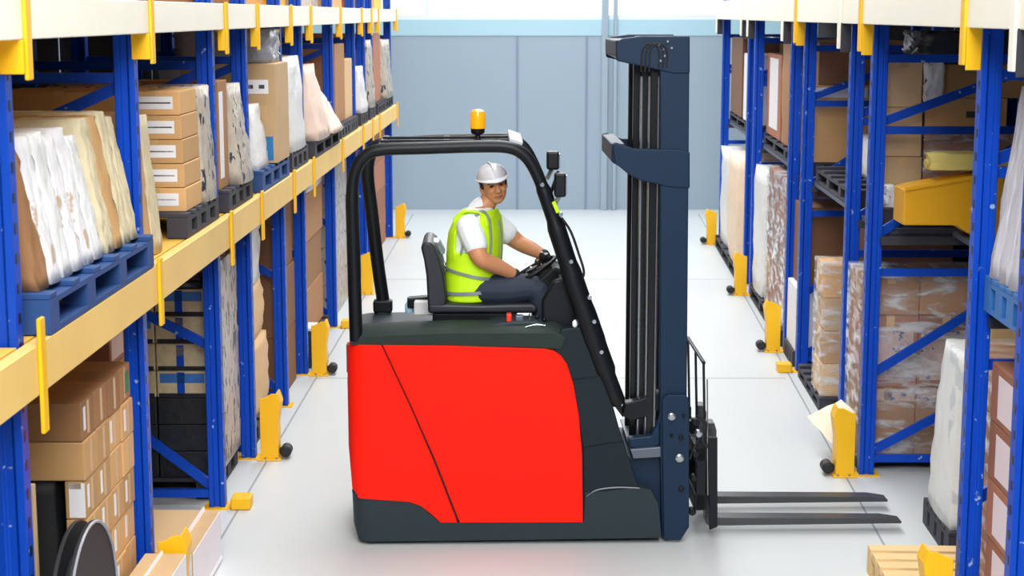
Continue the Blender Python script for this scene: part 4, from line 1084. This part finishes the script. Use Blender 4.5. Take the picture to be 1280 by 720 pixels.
# arms
limb(b, [SHN, (SHN + ELN) / 2, ELN, (ELN + WRN) / 2, WRN], [.062, .056, .046, .042, .029])
limb(b, [SHF, (SHF + ELF) / 2, ELF, (ELF + WRF) / 2, WRF], [.062, .055, .044, .040, .028])


def hand(b, wr, grip, a, gl=0.0, flip=1):
    """palm over the rim, four fingers curled round it, thumb on the near side"""
    t = (rim(a + .05) - rim(a - .05)).normalized()         # along the rim
    n = wn                                                # off the wheel plane
    rad = (grip - WC).normalized()
    pc = grip + n * .022 + rad * .012
    b.tube([tuple(wr), tuple(wr.lerp(pc, .5) + n * .004), tuple(pc)], .03, 12, rs=[.027 + gl, .034 + gl, .036 + gl], flat=.62)
    b.ball(pc, .030 + gl, 12)
    for k, (off, ln) in enumerate(((-.030, .9), (-.010, 1.0), (.010, .96), (.030, .8))):
        c = grip + t * off
        q = []
        for s_ in range(6):
            an = R(80 - s_ * 52 * ln); rr_ = .021
            q.append(c + (rad * -math.cos(an) * 1.0 + n * math.sin(an)) * rr_ if flip < 0 else c + (rad * math.cos(an) * -1 + n * math.sin(an)) * rr_)
        b.tube([tuple(p) for p in q], .009, 8, rs=[.010 + gl, .010 + gl, .0095 + gl, .009 + gl, .0085 + gl, .007 + gl])
    th0 = pc + t * .03 * flip
    b.tube([tuple(pc), tuple(th0 + n * .002), tuple(grip + t * .052 * flip + rad * -.012 + n * .014), tuple(grip + t * .060 * flip + rad * -.02 - n * .004)], .01, 8, rs=[.015 + gl, .013 + gl, .0105 + gl, .009 + gl])


hand(b, WRN, GN, R(205), 0, 1); hand(b, WRF, GF, R(60), 0, -1)
# legs
HPN, HPF = Pp(588, 361, -.09), Pp(588, 361, .09)
KN, KF = Pp(672, 364, -.11), Pp(676, 361, .10)
ANN, ANF = Pp(688, 466, -.11), Pp(692, 464, .10)
for h_, k_, a_ in ((HPN, KN, ANN), (HPF, KF, ANF)):
    limb(b, [h_, h_.lerp(k_, .5), k_, k_.lerp(a_, .45), a_], [.080, .072, .056, .050, .034])
def remesh(o, v, it=3):
    md = o.modifiers.new('remesh', 'REMESH'); md.mode = 'VOXEL'; md.voxel_size = v; md.use_smooth_shade = True
    if it:
        ms = o.modifiers.new('smooth', 'SMOOTH'); ms.iterations = it; ms.factor = .5
    return o
remesh(b.build('body', SKIN, pe, smooth=True), .0045, 3)
# eyes, brows, mouth
for sx in (-1, 1):
    MB(PO).ball(hp_(sx * .029, -.0800, .006), (.012, .006, .0055), 10, HM).build('eye', mat('eye_dark', (40, 26, 22), .2), pe, smooth=True)
    MB(PO).tube([tuple(hp_(sx * .014, -.090, .024)), tuple(hp_(sx * .030, -.090, .029)), tuple(hp_(sx * .046, -.078, .024))], .0042, 8).build('eyebrow', HAIR, pe)
MB(PO).tube([tuple(hp_(-.022, -.088, -.057)), tuple(hp_(0, -.0975, -.056)), tuple(hp_(.022, -.088, -.057))], .003, 8).build('lips', mat('lip', (150, 84, 70), .5), pe)
# hair below helmet
b = MB(PO); b.ball(hp_(0, .022, .028), tuple(q * HK for q in (.081, .088, .080)), 18, HM)
b.ball(hp_(-.070, .0, .012), tuple(q * HK for q in (.012, .028, .030)), 10, HM); b.ball(hp_(.070, .0, .012), tuple(q * HK for q in (.012, .028, .030)), 10, HM)
remesh(b.build('hair', HAIR, pe, smooth=True), .005, 2)
# helmet
hb = MB(PO); rings = []
for k in range(9):
    a = k / 8 * math.pi / 2; r1 = math.cos(a); zz = math.sin(a)
    rings.append([hp_(math.cos(t) * (.088 * r1 + .002), .008 + math.sin(t) * (.108 * r1 + .002), .048 + .078 * zz) for t in [2 * math.pi * j / 32 for j in range(32)]])
hb.loft(rings)
hel = hb.build('helmet', HELM, pe, smooth=True, label='white hard hat')
hb = MB(PO); R1, R2, R3, R4 = [], [], [], []
for j in range(40):
    t = 2 * math.pi * j / 40; peak = max(0, -math.sin(t)) ** 2 * .042
    for Rg, kx, dz in ((R1, .0, 0), (R2, .010, -.006), (R3, .010, -.011), (R4, -.004, -.005)):
        Rg.append(hp_(math.cos(t) * (.087 + kx), .008 + math.sin(t) * (.106 + kx + (peak if kx > 0 else 0)), .051 + dz - (.006 * (peak / .042) if kx > 0 else 0)))
hb.loft([R1, R2, R3, R4], cap=False)
hb.build('brim', WHITEP, hel, smooth=True)
hb = MB(PO); hb.tube([tuple(hp_(0, .008 + .106 * math.cos(a), .050 + .08 * math.sin(a))) for a in [R(25 + 140 * q / 12) for q in range(13)]], .0055, 8)
hb.build('ridge', HELM, hel, smooth=True)
# shirt: torso and short sleeves, collar
b = MB(PO); b.loft([tring(t, .0) for t in (0, 1, 2, 3, 4, 5, 6, 7, 7.8)])
for s_, e_ in ((SHN, ELN), (SHF, ELF)):
    limb(b, [s_, s_.lerp(e_, .3), s_.lerp(e_, .56)], [.068, .067, .063])
limb(b, [tstat(7.0)[0], tstat(7.75)[0] + Vector((.0, 0, .0))], [.064, .055])
sh = remesh(b.build('shirt', SHIRT, pe, smooth=True), .005, 2)
# vest: shell round the torso with shoulder straps
def vring(t, off): return tring(t, off)
b = MB(PO)
b.loft([tring(t, .016) for t in (-0.0, 1, 2, 3, 3.7)])
# front and back panels rising to the shoulders, leaving the armholes open
def panel(a0, a1, ts, off=.018):
    rings_ = []
    for t in ts:
        c, rx, ry = tstat(t); row = []
        for k in range(11):
            a = a0 + (a1 - a0) * k / 10
            ca, sa = math.cos(a), math.sin(a)
            row.append(c + FW * (math.copysign(abs(ca) ** .85, ca) * (rx + off)) + LT * (math.copysign(abs(sa) ** .85, sa) * (ry + off)))
        rings_.append(row)
    return rings_
for lo, hi in ((-66, 66), (114, 246)):
    outer = panel(R(lo), R(hi), [3.3 + .35 * q for q in range(12)] + [7.5], .018); inner = panel(R(lo), R(hi), [3.3 + .35 * q for q in range(12)] + [7.5], .004)
    for ro, ri in zip(zip(outer, outer[1:]), zip(inner, inner[1:])):
        for k in range(10):
            vs = [ro[0][k], ro[0][k + 1], ro[1][k + 1], ro[1][k], ri[0][k], ri[0][k + 1], ri[1][k + 1], ri[1][k]]
            vv = [b.bm.verts.new(v - Vector(PO)) for v in vs]
            for f_ in ((0, 1, 2, 3), (7, 6, 5, 4), (0, 4, 5, 1), (1, 5, 6, 2), (2, 6, 7, 3), (3, 7, 4, 0)): b.bm.faces.new([vv[i] for i in f_])
# straps over the shoulders
for sg in (-1, 1):
    pts = []
    for q in range(9):
        a = R(-10 + 200 * q / 8)
        c, rx, ry = tstat(6.3)
        pts.append(c + FW * (math.cos(a) * .092) + LT * (sg * .112) + Vector((0, 0, math.sin(a) * .054 - .014)))
    b.tube([tuple(p) for p in pts], .036, 12, flat=.3, rs=[.034] * 9)
vest = remesh(b.build('vest', VEST, pe, smooth=True, label='lime high-visibility vest'), .0055, 3)
# reflective bands
def band(t, off, hgt, tilt, a0=0, a1=360):
    bb = MB(PO); n = 48; ra = []
    for dz in (-hgt / 2, hgt / 2):
        for o_ in (off, off + .003):
            ra.append([p + Vector((0, 0, dz)) for p in tring(t, o_, n, tilt)])
    bb.loft([ra[0], ra[1], ra[3], ra[2], ra[0]], cap=False)
    return bb.build('reflective_band', BAND, vest, smooth=True)
band(.95, .020, .018, .06); band(2.35, .020, .016, -.22)
# piping round the near armhole
ah = []
for q in range(17):
    a = R(-20 + 220 * q / 16)
    ah.append(SHN - LT * .052 + FW * (math.cos(a) * .085) + Vector((0, 0, math.sin(a) * .085 - .015)))
pip = [SHN - LT * .020 + FW * .105 + Vector((0, 0, -.17))] + ah[0:0]
arc = [(576, 318), (580, 300), (586, 283), (596, 268), (604, 264), (610, 270), (613, 286), (614, 302), (613, 320)]
MB(PO).tube([tuple(p) for p in smoothpts([Pp(u, v, -.175 + (.03 if 590 < u < 606 else 0)) for u, v in arc], 4)], .006, 8).build('vest_piping', BAND, vest, smooth=True)
zip_ = smoothpts([tstat(t)[0] + FW * (tstat(t)[1] + .020) - LT * .02 for t in (.2, 1, 2, 3, 4, 5, 6)], 4)
MB(PO).tube([tuple(p) for p in zip_], .005, 8).build('vest_zip', BAND, vest, smooth=True)
# trousers
b = MB(PO); b.loft([tring(t, .004) for t in (-.0, .6, 1.2)])
for h_, k_, a_ in ((HPN, KN, ANN), (HPF, KF, ANF)):
    limb(b, [h_, h_.lerp(k_, .5), k_, k_.lerp(a_, .45), a_.lerp(k_, .08)], [.090, .082, .068, .062, .050])
remesh(b.build('trousers', TROU, pe, smooth=True), .006, 3)
for a_ in (ANN, ANF):
    b = MB(PO); b.tube([tuple(a_ + Vector((-.04, 0, -.03))), tuple(a_ + Vector((.05, 0, -.045))), tuple(a_ + Vector((.13, 0, -.06)))], .04, 12, rs=[.040, .042, .03]); b.ball(a_ + Vector((.13, 0, -.06)), .03, 12); b.ball(a_ + Vector((-.04, 0, -.03)), .04, 12)
    remesh(b.build('shoe', BLK, pe, smooth=True), .006, 2)
# gloves
for wr, g, a, fl in ((WRN, GN, R(205), 1), (WRF, GF, R(60), -1)):
    b = MB(PO); hand(b, wr, g, a, .0025, fl); b.ball(wr, .033, 12)
    remesh(b.build('glove', GLOVE, pe, smooth=True, label='black glove with white marks'), .0038, 1)
